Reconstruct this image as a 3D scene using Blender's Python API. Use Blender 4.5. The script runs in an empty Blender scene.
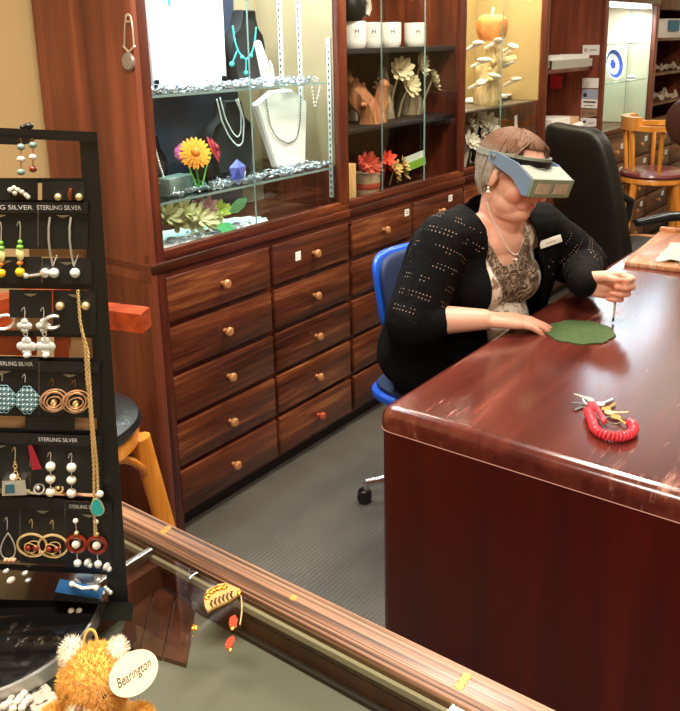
import bpy, bmesh, math, random
from mathutils import Vector, Matrix, Euler, noise
random.seed(7)
SC = bpy.context.scene
COL = SC.collection
PI = math.pi
V = Vector

# ---------------------------------------------------------------- camera
CAM = V((0, 0, 1.6))
_yaw, _pit, _rol, FOC, CY = math.radians(37.2898), math.radians(14.5861), math.radians(-1.16576), 822.07, 257.125
_f = V((math.cos(_pit) * math.cos(_yaw), math.cos(_pit) * math.sin(_yaw), -math.sin(_pit)))
_r = _f.cross(V((0, 0, 1))).normalized()
_u = _r.cross(_f)
_c, _s = math.cos(_rol), math.sin(_rol)
RT = _c * _r + _s * _u
UP = -_s * _r + _c * _u
FW = _f
cd = bpy.data.cameras.new('camera')
cam = bpy.data.objects.new('camera', cd)
COL.objects.link(cam)
m = Matrix((( RT.x, UP.x, -FW.x, CAM.x), (RT.y, UP.y, -FW.y, CAM.y), (RT.z, UP.z, -FW.z, CAM.z), (0, 0, 0, 1)))
cam.matrix_world = m
cd.sensor_fit = 'HORIZONTAL'; cd.sensor_width = 36; cd.lens = FOC / 680 * 36
cd.shift_y = -(355.5 - CY) / 680
cd.clip_start = 0.05; cd.clip_end = 60
SC.camera = cam

def ray(x, y): return RT * ((x - 340) / FOC) + UP * (-(y - CY) / FOC) + FW
def onX(x, y, X): d = ray(x, y); return CAM + d * ((X - CAM.x) / d.x)
def onY(x, y, Y): d = ray(x, y); return CAM + d * ((Y - CAM.y) / d.y)
def onZ(x, y, Z): d = ray(x, y); return CAM + d * ((Z - CAM.z) / d.z)
def onP(x, y, p0, n): d = ray(x, y); return CAM + d * ((p0 - CAM).dot(n) / d.dot(n))

# ---------------------------------------------------------------- objects
WL = {}
def world(o): return WL.get(o.name, V((0, 0, 0)))
def tag(o, label=None, cat=None, group=None, kind=None):
    if label: o['label'] = label
    if cat: o['category'] = cat
    if group: o['group'] = group
    if kind: o['kind'] = kind
    return o
def thing(name, loc, label, cat, group=None):
    o = bpy.data.objects.new(name, None); COL.objects.link(o)
    o.empty_display_size = .05
    o.location = V(loc); WL[o.name] = V(loc)
    return tag(o, label, cat, group)
def link_mesh(name, me, mat, parent=None, origin=None):
    """verts are given in world coordinates"""
    o = bpy.data.objects.new(name, me); COL.objects.link(o)
    if parent is not None:
        w = world(parent); me.transform(Matrix.Translation(-w)); o.parent = parent; WL[o.name] = w.copy()
    else:
        if origin is None:
            xs = [v.co for v in me.vertices]
            lo = V((min(p.x for p in xs), min(p.y for p in xs), min(p.z for p in xs)))
            hi = V((max(p.x for p in xs), max(p.y for p in xs), max(p.z for p in xs)))
            origin = V(((lo.x + hi.x) / 2, (lo.y + hi.y) / 2, lo.z))
        me.transform(Matrix.Translation(-V(origin))); o.location = V(origin); WL[o.name] = V(origin)
    if isinstance(mat, (list, tuple)):
        for k in mat: me.materials.append(k)
    elif mat is not None:
        me.materials.append(mat)
    return o
def frame(z, x=None):
    z = V(z).normalized()
    if x is None: x = V((1, 0, 0)) if abs(z.x) < .9 else V((0, 1, 0))
    x = V(x); x = (x - z * x.dot(z)).normalized(); y = z.cross(x)
    return Matrix((x, y, z)).transposed()
def rz(a): return Matrix.Rotation(a, 3, 'Z')

class MB:
    def __init__(s): s.bm = bmesh.new(); s.mi = 0
    def _fin(s, verts, M=None, t=None):
        for v in verts:
            if M is not None: v.co = M @ v.co
            if t is not None: v.co = v.co + V(t)
        if s.mi:
            for f in {f for v in verts for f in v.link_faces}: f.material_index = s.mi
    def box(s, c, size, R=None, bevel=0, seg=2):
        g = bmesh.ops.create_cube(s.bm, size=1)['verts']
        for v in g: v.co = V((v.co.x * size[0], v.co.y * size[1], v.co.z * size[2]))
        if bevel:
            es = list({e for v in g for e in v.link_edges})
            r = bmesh.ops.bevel(s.bm, geom=es, offset=bevel, segments=seg, affect='EDGES', profile=.5, clamp_overlap=True)
            g = list({v for f in r['faces'] for v in f.verts} | {v for v in g if v.is_valid})
        s._fin(g, R, c); return s
    def bb(s, a, b, bevel=0, seg=2):
        a = V(a); b = V(b)
        return s.box((a + b) / 2, (abs(b.x - a.x), abs(b.y - a.y), abs(b.z - a.z)), None, bevel, seg)
    def sph(s, c, r, R=None, u=16, v=10):
        if not isinstance(r, (tuple, list, Vector)): r = (r, r, r)
        c = V(c); T = (lambda p: c + p) if R is None else (lambda p: c + R @ p); nv = s.bm.verts.new; nf = s.bm.faces.new
        top = nv(T(V((0, 0, r[2])))); bot = nv(T(V((0, 0, -r[2])))); rows = []
        for j in range(1, v):
            z = math.cos(PI * j / v); q = math.sin(PI * j / v)
            rows.append([nv(T(V((r[0] * q * math.cos(2 * PI * k / u), r[1] * q * math.sin(2 * PI * k / u), r[2] * z)))) for k in range(u)])
        fs = [nf((top, rows[0][k], rows[0][(k + 1) % u])) for k in range(u)] + [nf((bot, rows[-1][(k + 1) % u], rows[-1][k])) for k in range(u)]
        for a, b in zip(rows, rows[1:]):
            for k in range(u): fs.append(nf((a[k], b[k], b[(k + 1) % u], a[(k + 1) % u])))
        if s.mi:
            for f in fs: f.material_index = s.mi
        return s
    def tube(s, pts, r, seg=8, closed=False, cap=True):
        pts = [V(p) for p in pts]; n = len(pts)
        rr = r if isinstance(r, (list, tuple)) else [r] * n
        rings = []; x = None
        for i, p in enumerate(pts):
            if closed: t = pts[(i + 1) % n] - pts[i - 1]
            else: t = pts[min(i + 1, n - 1)] - pts[max(i - 1, 0)]
            if t.length < 1e-9: t = V((0, 0, 1))
            t.normalize()
            if x is None: x = V((0, 0, 1)).cross(t) if abs(t.z) < .95 else V((1, 0, 0)).cross(t)
            x = (x - t * x.dot(t))
            if x.length < 1e-6: x = t.orthogonal()
            x.normalize(); y = t.cross(x)
            rings.append([s.bm.verts.new(p + (x * math.cos(2 * PI * k / seg) + y * math.sin(2 * PI * k / seg)) * rr[i]) for k in range(seg)])
        fs = []
        for i in range(n if closed else n - 1):
            a, b = rings[i], rings[(i + 1) % n]
            for k in range(seg):
                fs.append(s.bm.faces.new((a[k], a[(k + 1) % seg], b[(k + 1) % seg], b[k])))
        if cap and not closed:
            fs.append(s.bm.faces.new(rings[0][::-1])); fs.append(s.bm.faces.new(rings[-1]))
        for f in fs: f.material_index = s.mi
        return s
    def caps(s, a, b, ra, rb, seg=12):
        a = V(a); b = V(b); d = (b - a); L = d.length
        if L < 1e-6: return s.sph(a, ra)
        d /= L; pts = []; rr = []
        for k in range(5):
            t = PI / 2 * k / 4; pts.append(a - d * ra * math.cos(t)); rr.append(max(ra * math.sin(t), 1e-4))
        for k in range(5):
            t = PI / 2 * k / 4; pts.append(b + d * rb * math.sin(t)); rr.append(max(rb * math.cos(t), 1e-4))
        return s.tube(pts, rr, seg)
    def cyl(s, a, b, ra, rb=None, seg=16):
        return s.tube([a, b], [ra, ra if rb is None else rb], seg)
    def lathe(s, prof, c, R=None, seg=20):
        rings = []
        c = V(c); R = R or Matrix.Identity(3)
        for r, z in prof:
            if r < 1e-6: rings.append([s.bm.verts.new(c + R @ V((0, 0, z)))])
            else: rings.append([s.bm.verts.new(c + R @ V((r * math.cos(2 * PI * k / seg), r * math.sin(2 * PI * k / seg), z))) for k in range(seg)])
        fs = []
        for a, b in zip(rings, rings[1:]):
            for k in range(seg):
                q = [a[k % len(a)], a[(k + 1) % len(a)], b[(k + 1) % len(b)], b[k % len(b)]]
                u = []
                for v in q:
                    if v not in u: u.append(v)
                if len(u) > 2: fs.append(s.bm.faces.new(u))
        for f in fs: f.material_index = s.mi
        return s
    def prism(s, pts, o, u, v, w):
        """2-D outline pts in the (u, v) plane at o, swept by vector w"""
        o = V(o); u = V(u); v = V(v); w = V(w)
        a = [s.bm.verts.new(o + u * p[0] + v * p[1]) for p in pts]
        b = [s.bm.verts.new(o + u * p[0] + v * p[1] + w) for p in pts]
        n = len(pts); fs = [s.bm.faces.new(a), s.bm.faces.new(b[::-1])]
        for i in range(n): fs.append(s.bm.faces.new((a[i], b[i], b[(i + 1) % n], a[(i + 1) % n])))
        for f in fs: f.material_index = s.mi
        return s
    def text(s, body, o, u, v, h, depth=.0006, width=None, shear=0):
        cu = bpy.data.curves.new('t', 'FONT'); cu.body = body; cu.size = 1; cu.extrude = 0; cu.shear = shear
        cu.align_x = 'CENTER'; cu.align_y = 'CENTER'
        ob = bpy.data.objects.new('t', cu); COL.objects.link(ob)
        dg = bpy.context.evaluated_depsgraph_get(); dg.update()
        me = bpy.data.meshes.new_from_object(ob.evaluated_get(dg))
        bpy.data.objects.remove(ob); bpy.data.curves.remove(cu)
        if not me.vertices: return s
        xs = [q.co.x for q in me.vertices]; ys = [q.co.y for q in me.vertices]
        k = h / max(max(ys) - min(ys), .01); kx = k if width is None else width / (max(xs) - min(xs))
        cx = (max(xs) + min(xs)) / 2; cy = (max(ys) + min(ys)) / 2
        o = V(o); u = V(u).normalized(); v = V(v).normalized(); n = u.cross(v)
        vs = [s.bm.verts.new(o + u * (q.co.x - cx) * kx + v * (q.co.y - cy) * k + n * depth) for q in me.vertices]
        for p in me.polygons:
            try: f = s.bm.faces.new([vs[i] for i in p.vertices]); f.material_index = s.mi
            except ValueError: pass
        bpy.data.meshes.remove(me)
        return s
    def mesh(s, name, angle=38, flat=False):
        bmesh.ops.recalc_face_normals(s.bm, faces=s.bm.faces)
        if not flat:
            ca = math.radians(angle)
            for f in s.bm.faces: f.smooth = not (len(f.verts) > 8 and f.calc_area() > .2)
            for e in s.bm.edges:
                if len(e.link_faces) == 2 and e.calc_face_angle(0) > ca: e.smooth = False
        me = bpy.data.meshes.new(name); s.bm.to_mesh(me); s.bm.free()
        return me
    def build(s, name, mat, parent=None, angle=38, flat=False, origin=None):
        return link_mesh(name, s.mesh(name, angle, flat), mat, parent, origin)

def copy_tree(o, parent=None):
    c = o.copy(); COL.objects.link(c); c.parent = parent
    for ch in list(o.children): copy_tree(ch, c)
    return c
def kids_by_parent(o): return list(o.children)

# ---------------------------------------------------------------- materials
def srgb(h):
    if isinstance(h, str):
        h = h.lstrip('#'); c = [int(h[i:i + 2], 16) / 255 for i in (0, 2, 4)]
    else: c = [x / 255 for x in h]
    return tuple(x / 12.92 if x <= .04045 else ((x + .055) / 1.055) ** 2.4 for x in c) + (1,)
class NT:
    def __init__(s, name):
        s.m = bpy.data.materials.new(name); s.m.use_nodes = True; s.t = s.m.node_tree; s.t.nodes.clear()
        s.out = s.n('ShaderNodeOutputMaterial')
    def n(s, typ, **kw):
        nd = s.t.nodes.new(typ)
        for k, v in kw.items():
            if k.startswith('i_'): nd.inputs[k[2:].replace('_', ' ')].default_value = v
            else: setattr(nd, k, v)
        return nd
    def l(s, a, b): s.t.links.new(a, b)
def P(name, col, rough=.5, metal=0, coat=0, spec=.5, trans=0, emis=None, es=0, sheen=0, var=0, vscale=20, bump=0, bscale=60, sub=0, alpha=1):
    N = NT(name); b = N.n('ShaderNodeBsdfPrincipled'); N.l(b.outputs[0], N.out.inputs[0])
    c = srgb(col)
    b.inputs['Base Color'].default_value = c; b.inputs['Roughness'].default_value = rough; b.inputs['Metallic'].default_value = metal
    b.inputs['Coat Weight'].default_value = coat; b.inputs['Coat Roughness'].default_value = .08
    b.inputs['Specular IOR Level'].default_value = spec; b.inputs['Transmission Weight'].default_value = trans
    b.inputs['Sheen Weight'].default_value = sheen
    if sub: b.inputs['Subsurface Weight'].default_value = sub; b.inputs['Subsurface Radius'].default_value = (.012, .005, .003); b.inputs['Subsurface Scale'].default_value = .6
    if emis: b.inputs['Emission Color'].default_value = srgb(emis); b.inputs['Emission Strength'].default_value = es
    tc = N.n('ShaderNodeTexCoord')
    if var:
        nz = N.n('ShaderNodeTexNoise'); nz.inputs['Scale'].default_value = vscale; nz.inputs['Detail'].default_value = 5
        N.l(tc.outputs['Object'], nz.inputs['Vector'])
        mx = N.n('ShaderNodeMix', data_type='RGBA'); mx.inputs[6].default_value = tuple(x * (1 - var) for x in c[:3]) + (1,)
        mx.inputs[7].default_value = tuple(min(1, x * (1 + var)) for x in c[:3]) + (1,)
        N.l(nz.outputs[0], mx.inputs[0]); N.l(mx.outputs[2], b.inputs['Base Color'])
    if bump:
        nz = N.n('ShaderNodeTexNoise'); nz.inputs['Scale'].default_value = bscale; nz.inputs['Detail'].default_value = 4
        N.l(tc.outputs['Object'], nz.inputs['Vector'])
        bp = N.n('ShaderNodeBump'); bp.inputs['Strength'].default_value = bump; bp.inputs['Distance'].default_value = .01
        N.l(nz.outputs[0], bp.inputs['Height']); N.l(bp.outputs[0], b.inputs['Normal'])
    return N.m
def wood(name, dark, mid, light, axis='X', sc=1.0, along=1.0, rough=.35, coat=.2, fine=1.0, wear=0, wearcol='#c08060', spec=.5, pos=(.3, .55, .75)):
    """grain runs along axis (object space)"""
    N = NT(name); b = N.n('ShaderNodeBsdfPrincipled'); N.l(b.outputs[0], N.out.inputs[0])
    tc = N.n('ShaderNodeTexCoord'); mp = N.n('ShaderNodeMapping')
    s = {'X': (1.2 * along, 22, 22), 'Y': (22, 1.2 * along, 22), 'Z': (22, 22, 1.2 * along)}[axis]
    mp.inputs['Scale'].default_value = tuple(x * sc for x in s)
    N.l(tc.outputs['Object'], mp.inputs['Vector'])
    n1 = N.n('ShaderNodeTexNoise'); n1.inputs['Scale'].default_value = 1.0; n1.inputs['Detail'].default_value = 7; n1.inputs['Roughness'].default_value = .62; n1.inputs['Distortion'].default_value = .6
    N.l(mp.outputs[0], n1.inputs['Vector'])
    n2 = N.n('ShaderNodeTexNoise'); n2.inputs['Scale'].default_value = 6.0; n2.inputs['Detail'].default_value = 4
    N.l(mp.outputs[0], n2.inputs['Vector'])
    n3 = N.n('ShaderNodeTexNoise'); n3.inputs['Scale'].default_value = 2.2; n3.inputs['Detail'].default_value = 2
    N.l(tc.outputs['Object'], n3.inputs['Vector'])
    ad = N.n('ShaderNodeMath', operation='MULTIPLY_ADD'); ad.inputs[1].default_value = .35 * fine
    N.l(n2.outputs[0], ad.inputs[0]); N.l(n1.outputs[0], ad.inputs[2])
    ad2 = N.n('ShaderNodeMath', operation='MULTIPLY_ADD'); ad2.inputs[1].default_value = .35
    N.l(n3.outputs[0], ad2.inputs[0]); N.l(ad.outputs[0], ad2.inputs[2])
    sb = N.n('ShaderNodeMath', operation='SUBTRACT'); sb.inputs[1].default_value = .175 + .175 * fine
    N.l(ad2.outputs[0], sb.inputs[0])
    cr = N.n('ShaderNodeValToRGB'); e = cr.color_ramp.elements
    e[0].position = pos[0]; e[0].color = srgb(dark); e[1].position = pos[2]; e[1].color = srgb(light)
    k = e.new(pos[1]); k.color = srgb(mid)
    N.l(sb.outputs[0], cr.inputs[0])
    colour = cr.outputs[0]
    b.inputs['Roughness'].default_value = rough
    if wear:
        mp2 = N.n('ShaderNodeMapping'); mp2.inputs['Rotation'].default_value = (0, 0, .5); mp2.inputs['Scale'].default_value = (3.5, 22, 8)
        N.l(tc.outputs['Object'], mp2.inputs['Vector'])
        w1 = N.n('ShaderNodeTexNoise'); w1.inputs['Scale'].default_value = 1.6; w1.inputs['Detail'].default_value = 8; w1.inputs['Roughness'].default_value = .7
        N.l(mp2.outputs[0], w1.inputs['Vector'])
        w2 = N.n('ShaderNodeTexNoise'); w2.inputs['Scale'].default_value = 3; N.l(tc.outputs['Object'], w2.inputs['Vector'])
        mm = N.n('ShaderNodeMath', operation='MULTIPLY'); N.l(w1.outputs[0], mm.inputs[0]); N.l(w2.outputs[0], mm.inputs[1])
        r2 = N.n('ShaderNodeMapRange'); r2.inputs[1].default_value = .318; r2.inputs[2].default_value = .42; r2.inputs[4].default_value = wear
        N.l(mm.outputs[0], r2.inputs[0])
        mx = N.n('ShaderNodeMix', data_type='RGBA'); mx.inputs[7].default_value = srgb(wearcol)
        N.l(r2.outputs[0], mx.inputs[0]); N.l(colour, mx.inputs[6]); colour = mx.outputs[2]
        ra = N.n('ShaderNodeMath', operation='MULTIPLY_ADD'); ra.inputs[1].default_value = .35; ra.inputs[2].default_value = rough
        N.l(r2.outputs[0], ra.inputs[0]); N.l(ra.outputs[0], b.inputs['Roughness'])
    N.l(colour, b.inputs['Base Color'])
    b.inputs['Coat Weight'].default_value = coat; b.inputs['Coat Roughness'].default_value = .15; b.inputs['Specular IOR Level'].default_value = spec
    bp = N.n('ShaderNodeBump'); bp.inputs['Strength'].default_value = .15; bp.inputs['Distance'].default_value = .003
    N.l(n1.outputs[0], bp.inputs['Height']); N.l(bp.outputs[0], b.inputs['Normal'])
    return N.m
def glass(name, tint=(.93, .97, .95), rough=0.0, ior=1.5, gain=1.0):
    N = NT(name); t = N.n('ShaderNodeBsdfTransparent'); t.inputs[0].default_value = tint + (1,)
    g = N.n('ShaderNodeBsdfGlossy'); g.inputs['Roughness'].default_value = rough
    fr = N.n('ShaderNodeFresnel'); fr.inputs['IOR'].default_value = ior
    geo = N.n('ShaderNodeNewGeometry')
    m0 = N.n('ShaderNodeMath', operation='SUBTRACT'); m0.inputs[0].default_value = 1.0; N.l(geo.outputs['Backfacing'], m0.inputs[1])
    m1 = N.n('ShaderNodeMath', operation='MULTIPLY'); N.l(fr.outputs[0], m1.inputs[0]); N.l(m0.outputs[0], m1.inputs[1])
    m2 = N.n('ShaderNodeMath', operation='MULTIPLY', use_clamp=True); m2.inputs[1].default_value = gain; N.l(m1.outputs[0], m2.inputs[0])
    mx = N.n('ShaderNodeMixShader'); N.l(m2.outputs[0], mx.inputs[0]); N.l(t.outputs[0], mx.inputs[1]); N.l(g.outputs[0], mx.inputs[2])
    N.l(mx.outputs[0], N.out.inputs[0]); return N.m

M = {}
M['cab'] = wood('cabinet walnut along', '#2a0e05', '#562412', '#8a4520', 'X', 1, 1, .38, .15)
M['cabz'] = wood('cabinet walnut upright', '#33120a', '#5c2613', '#84401f', 'Z', .8, 1, .4, .15)
M['drawer'] = wood('drawer front oak stained', '#2e130a', '#62301a', '#985c34', 'X', 1, 1, .35, .2)
M['panel'] = wood('red walnut end panel', '#542416', '#7e3f2a', '#a2583c', 'Z', .35, 1, .42, .1, fine=.5)
M['kick'] = P('dark kick board', '#1d0e08', .6)
M['knob'] = P('turned wood knob', '#b07848', .35, coat=.3, var=.15)
M['knobred'] = P('red brown wood knob', '#b04a28', .35, coat=.3)
M['desk'] = wood('mahogany desk top', '#451a14', '#5e281f', '#763c30', 'X', .6, 1, .2, .5, fine=.5, wear=.6, wearcol='#b88068')
M['deskside'] = wood('mahogany desk side', '#360503', '#460805', '#560e08', 'Z', .4, 1, .4, .1, fine=.4)
M['deskedge'] = wood('mahogany rounded edge', '#5a150c', '#7c2818', '#9a3c26', 'X', .5, 1, .22, .5, fine=.4)
M['veneer'] = P('worn pale veneer line', '#d8a090', .5)
M['rail'] = wood('oak counter rail', '#38200f', '#80593f', '#a37c60', 'Y', 5.0, .12, .42, .1, fine=1.2, pos=(.41, .5, .6))
M['casewood'] = wood('red brown case wood', '#3a1c12', '#643424', '#865040', 'Z', .6, 1, .4, .1)
M['cream'] = P('cream wall paint', '#e2c48c', .7, var=.03, vscale=3)
M['ceil'] = P('ceiling paint', '#e4d8c0', .8)
M['glass'] = glass('clear glass', (.97, .98, .97))
M['glassg'] = glass('green edged shelf glass', (.86, .95, .92))
M['glasstop'] = glass('counter glass top', (.9, .93, .9), .0, 1.5, 2.0)
M['edge'] = P('glass edge', '#b4d6d0', .15, trans=.6)
M['chrome'] = P('chrome', '#d8d8d8', .18, 1)
M['steel'] = P('brushed steel', '#a8a8a4', .35, 1)
M['silver'] = P('silver', '#f0ece4', .28, .75)
M['gold'] = P('gold', '#f8dca0', .3, .7)
M['brass'] = P('brass screw', '#c89c54', .5, .8)
M['copper'] = P('copper', '#d08050', .3, 1)
M['pearl'] = P('pearl', '#e6dccc', .2, coat=.5)
M['black'] = P('black plastic', '#101012', .35)
M['blackcard'] = P('black card', '#131313', .55)
M['blackgloss'] = P('gloss black acrylic', '#0c0b0b', .12, coat=.5)
M['text'] = P('pale print', '#d8d8d8', .5)
M['darktext'] = P('dark print', '#2a2624', .6)
M['white'] = P('white card', '#f2eee6', .6)
M['paper'] = P('white paper', '#e9e4da', .7)
M['leather'] = P('black leather', '#16140f', .42, bump=.25, bscale=180, var=.15)
M['leatherblue'] = P('black vinyl', '#14171c', .3, bump=.15, bscale=90)
M['burgundy'] = P('burgundy vinyl', '#6a2a2a', .28, coat=.3)
M['brownleather'] = P('brown leather', '#4a2a22', .4, bump=.1)
M['honey'] = wood('honey beech', '#b86c20', '#d88c34', '#eaa850', 'Z', .8, 1, .35, .3)
M['shadedbeech'] = wood('beech reddened by shade', '#7a2a12', '#a8451e', '#bf5a2c', 'X', .8, 1, .35, .3)  # honey beech with shade painted into its colour, for the stool arms
M['blue'] = P('blue plastic', '#1e55c0', .3, coat=.2)
M['navy'] = P('navy cloth', '#1c2742', .8)
M['navyblk'] = P('dark blue upholstery', '#142448', .7)
M['skin'] = None
# ---------------------------------------------------------------- the setting
def floor_mat():
    N = NT('ribbed grey rubber floor'); b = N.n('ShaderNodeBsdfPrincipled'); N.l(b.outputs[0], N.out.inputs[0])
    tc = N.n('ShaderNodeTexCoord')
    w = N.n('ShaderNodeTexWave', wave_type='BANDS', bands_direction='Y'); w.inputs['Scale'].default_value = 22; w.inputs['Distortion'].default_value = .3
    N.l(tc.outputs['Object'], w.inputs['Vector'])
    nz = N.n('ShaderNodeTexNoise'); nz.inputs['Scale'].default_value = 9; nz.inputs['Detail'].default_value = 6; N.l(tc.outputs['Object'], nz.inputs['Vector'])
    mx = N.n('ShaderNodeMix', data_type='RGBA'); mx.inputs[6].default_value = srgb('#443f38'); mx.inputs[7].default_value = srgb('#5d584e')
    ad = N.n('ShaderNodeMath', operation='MULTIPLY_ADD'); ad.inputs[1].default_value = .25; N.l(w.outputs[1], ad.inputs[0]); N.l(nz.outputs[0], ad.inputs[2])
    sb = N.n('ShaderNodeMath', operation='SUBTRACT', use_clamp=True); sb.inputs[1].default_value = .12; N.l(ad.outputs[0], sb.inputs[0])
    N.l(sb.outputs[0], mx.inputs[0]); N.l(mx.outputs[2], b.inputs['Base Color'])
    bp = N.n('ShaderNodeBump'); bp.inputs['Strength'].default_value = .25; bp.inputs['Distance'].default_value = .004
    N.l(w.outputs[1], bp.inputs['Height']); N.l(bp.outputs[0], b.inputs['Normal'])
    b.inputs['Roughness'].default_value = .5
    return N.m
M['floor'] = floor_mat()
XL, XR, YF, YB, ZC = -2.2, 9.9, -3.6, 2.43, 3.4
def struct(name, b, m, **k): return tag(b.build(name, m, **k), kind='structure')
struct('floor', MB().bb((XL - .1, YF - .1, -.08), (XR + .1, YB + .1, 0)), M['floor'])
struct('ceiling', MB().bb((XL - .1, YF - .1, ZC), (XR + .1, YB + .1, ZC + .08)), M['ceil'])
# back wall with a clerestory opening above the far cabinets
WX0, WX1, WZ0, WZ1 = 6.75, 9.6, 2.08, 3.25
b = MB(); b.bb((XL - .1, YB, 0), (WX0, YB + .1, ZC)); b.bb((WX1, YB, 0), (XR + .1, YB + .1, ZC))
b.bb((WX0, YB, 0), (WX1, YB + .1, WZ0)); b.bb((WX0, YB, WZ1), (WX1, YB + .1, ZC)); struct('wall_back', b, M['cream'])
struct('wall_left', MB().bb((XL - .1, YF, 0), (XL, YB, ZC)), M['cream'])
struct('wall_right', MB().bb((XR, YF, 0), (XR + .1, YB, ZC)), M['cream'])
struct('wall_front', MB().bb((XL - .1, YF - .1, 0), (XR + .1, YF, ZC)), M['cream'])
wn = tag(bpy.data.objects.new('window_1', None), kind='structure'); COL.objects.link(wn); wn.location = ((WX0 + WX1) / 2, YB + .05, WZ0); WL[wn.name] = V(wn.location)
b = MB()
for x in (WX0 + .02, (WX0 + WX1) / 2, WX1 - .02): b.bb((x - .02, YB + .03, WZ0), (x + .02, YB + .07, WZ1))
for z in (WZ0 + .02, WZ1 - .02): b.bb((WX0, YB + .03, z - .02), (WX1, YB + .07, z + .02))
b.build('window_frame', M['white'], wn)
MB().bb((WX0 + .04, YB + .047, WZ0 + .04), (WX1 - .04, YB + .053, WZ1 - .04)).build('window_pane', M['glass'], wn)
struct('baseboard_back', MB().bb((XL, YB - .015, 0), (1.57, YB, .1)), M['cabz'])

# ---------------------------------------------------------------- lights
def area(name, loc, target, sx, sy, power, col, spread=PI):
    l = bpy.data.lights.new(name, 'AREA'); l.shape = 'RECTANGLE'; l.size = sx; l.size_y = sy; l.energy = power; l.color = col; l.spread = spread
    o = bpy.data.objects.new(name, l); COL.objects.link(o); o.location = loc
    o.rotation_euler = (V(target) - V(loc)).to_track_quat('-Z', 'Y').to_euler(); return o
WARM = (1, .90, .77); COOL = (.80, .92, 1.0)
area('ceiling_fluorescent_desk', (2.5, 1.1, 2.8), (2.5, 1.0, 0), 1.3, .35, 68, WARM)
area('ceiling_fluorescent_far', (5.2, .2, 2.8), (5.2, .2, 0), 1.3, .35, 55, WARM)
area('ceiling_fluorescent_counter', (.2, .6, 2.8), (.4, .7, 0), 1.2, .35, 62, WARM)
area('ceiling_fluorescent_back', (.6, -1.6, 2.8), (1.2, -.5, 0), 1.3, .35, 26, WARM)
area('clerestory_daylight', ((WX0 + WX1) / 2, YB + .14, (WZ0 + WZ1) / 2), ((WX0 + WX1) / 2, 0, (WZ0 + WZ1) / 2), WX1 - WX0, WZ1 - WZ0, 85, (.66, .84, 1.0))
w = bpy.data.worlds.new('world'); SC.world = w; w.use_nodes = True
bg = w.node_tree.nodes['Background']; bg.inputs[0].default_value = (.75, .88, 1, 1); bg.inputs[1].default_value = 1.2
SC.view_settings.view_transform = 'Standard'; SC.view_settings.look = 'None'; SC.view_settings.exposure = 0.35; SC.view_settings.gamma = 1
SC.view_settings.use_curve_mapping = False

# ---------------------------------------------------------------- wall cabinets
FY = 1.924          # plane of the drawer fronts
BY = 2.40
TOPZ = 2.34
LOWTOP = 2.02     # the far units are lower
def knob(c, m, parent, big=1):
    R = frame((0, -1, 0))
    MB().lathe([(0, 0), (.008, 0), (.007, .008), (.013, .014), (.0165, .02), (.0165, .026), (.012, .031), (0, .033)], c, R, 16).build('knob', m, parent)
def cabinet(x0, x1, label, left_panel=False, right_side=True, knobs=None, upper='glass', splits=None, back='tan', top=TOPZ):
    t = thing('display_cabinet', ((x0 + x1) / 2, (FY + BY) / 2, 0), label, 'cabinet', 'wall of display cabinets with drawers')
    b = MB(); b.bb((x0, FY + .02, .06), (x1, BY, .90)); b.build('lower_carcass', M['cabz'], t)
    MB().bb((x0, FY + .05, 0), (x1, BY, .06)).build('kick_board', M['kick'], t)
    b = MB(); b.bb((x0, FY - .004, .925), (x1, BY, .955), .004); b.bb((x0, FY + .004, .895), (x1, FY + .06, .927)); b.bb((x0, FY + .004, .955), (x1, FY + .03, .99), .004)
    b.build('ledge', M['cab'], t)
    # drawers: five rows, two columns
    mid = splits or (x0 + x1) / 2
    lx = x0 + (.055 if left_panel else .012)
    for ci, (a, c) in enumerate(((lx, mid - .008), (mid + .008, x1 - .012))):
        for r in range(5):
            z1 = .902 - r * .168; z0 = z1 - .148
            d = MB(); d.bb((a, FY - .001, z0), (c, FY + .022, z1), .006, 2)
            dr = d.build('drawer', M['drawer'], t)
            kc = ((a + c) / 2 + random.uniform(-.004, .004), FY - .001, (z0 + z1) / 2)
            knob(kc, M['knobred'] if (knobs and (ci, r) in knobs) else M['knob'], dr)
            yield_drawers.setdefault(label, {})[(ci, r)] = (dr, a, c, z0, z1)
    b = MB()
    if not left_panel: b.bb((x0, FY + .012, .955), (x0 + .008, BY, top))
    b.bb((x1 - .008, FY + .012, .955), (x1, BY, top)); b.bb((x0, FY, top - .04), (x1, BY, top + .02), .004)
    b.build('upper_carcass', M['cabz'], t)
    MB().bb((x0 + .004, BY - .02, .955), (x1 - .004, BY - .005, top - .04)).build('back_panel', back, t)
    return t
yield_drawers = {}
M['tanback'] = P('tan mottled backing', '#8f7d5c', .7, var=.2, vscale=7)
M['blueback'] = P('navy lining', '#20293c', .85)
M['darkback'] = P('dark lining', '#141112', .85)
M['brownback'] = wood('brown backing', '#4a1e0e', '#6e3018', '#874420', 'Z', .5, 1, .45, .1, fine=.4)
M['creamback'] = P('cream backing', '#cdbfa6', .6, var=.1, vscale=5)
M['yellowback'] = P('yellow maple backing', '#a58c58', .6, var=.2, vscale=6)
XA, XB, XC, XD, XE, XF, XG = 1.575, 2.60, 3.545, 4.50, 5.42, 6.50, 7.60
LA = 'display cabinet lit white inside with jewellery on glass shelves, nearest the brown end panel'
LB = 'display cabinet with mugs and driftwood behind glass, behind the seated woman'
LC = 'display cabinet with the orange pumpkin behind its glass'
LD = 'open shelf cabinet with the red note and business cards, behind the black office chair'
LE = 'narrow display cabinet lit cool white with the blue and white plate'
LF = 'open shelf cabinet with the white carton at the right edge of the photo'
A = cabinet(XA, XB, LA, True, knobs={(1, 4)}, splits=2.121, back=M['tanback'])
B = cabinet(XB, XC, LB, back=M['brownback'])
C_ = cabinet(XC, XD, LC, back=M['yellowback'])
D = cabinet(XD, XE, LD, back=M['brownback'])
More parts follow.
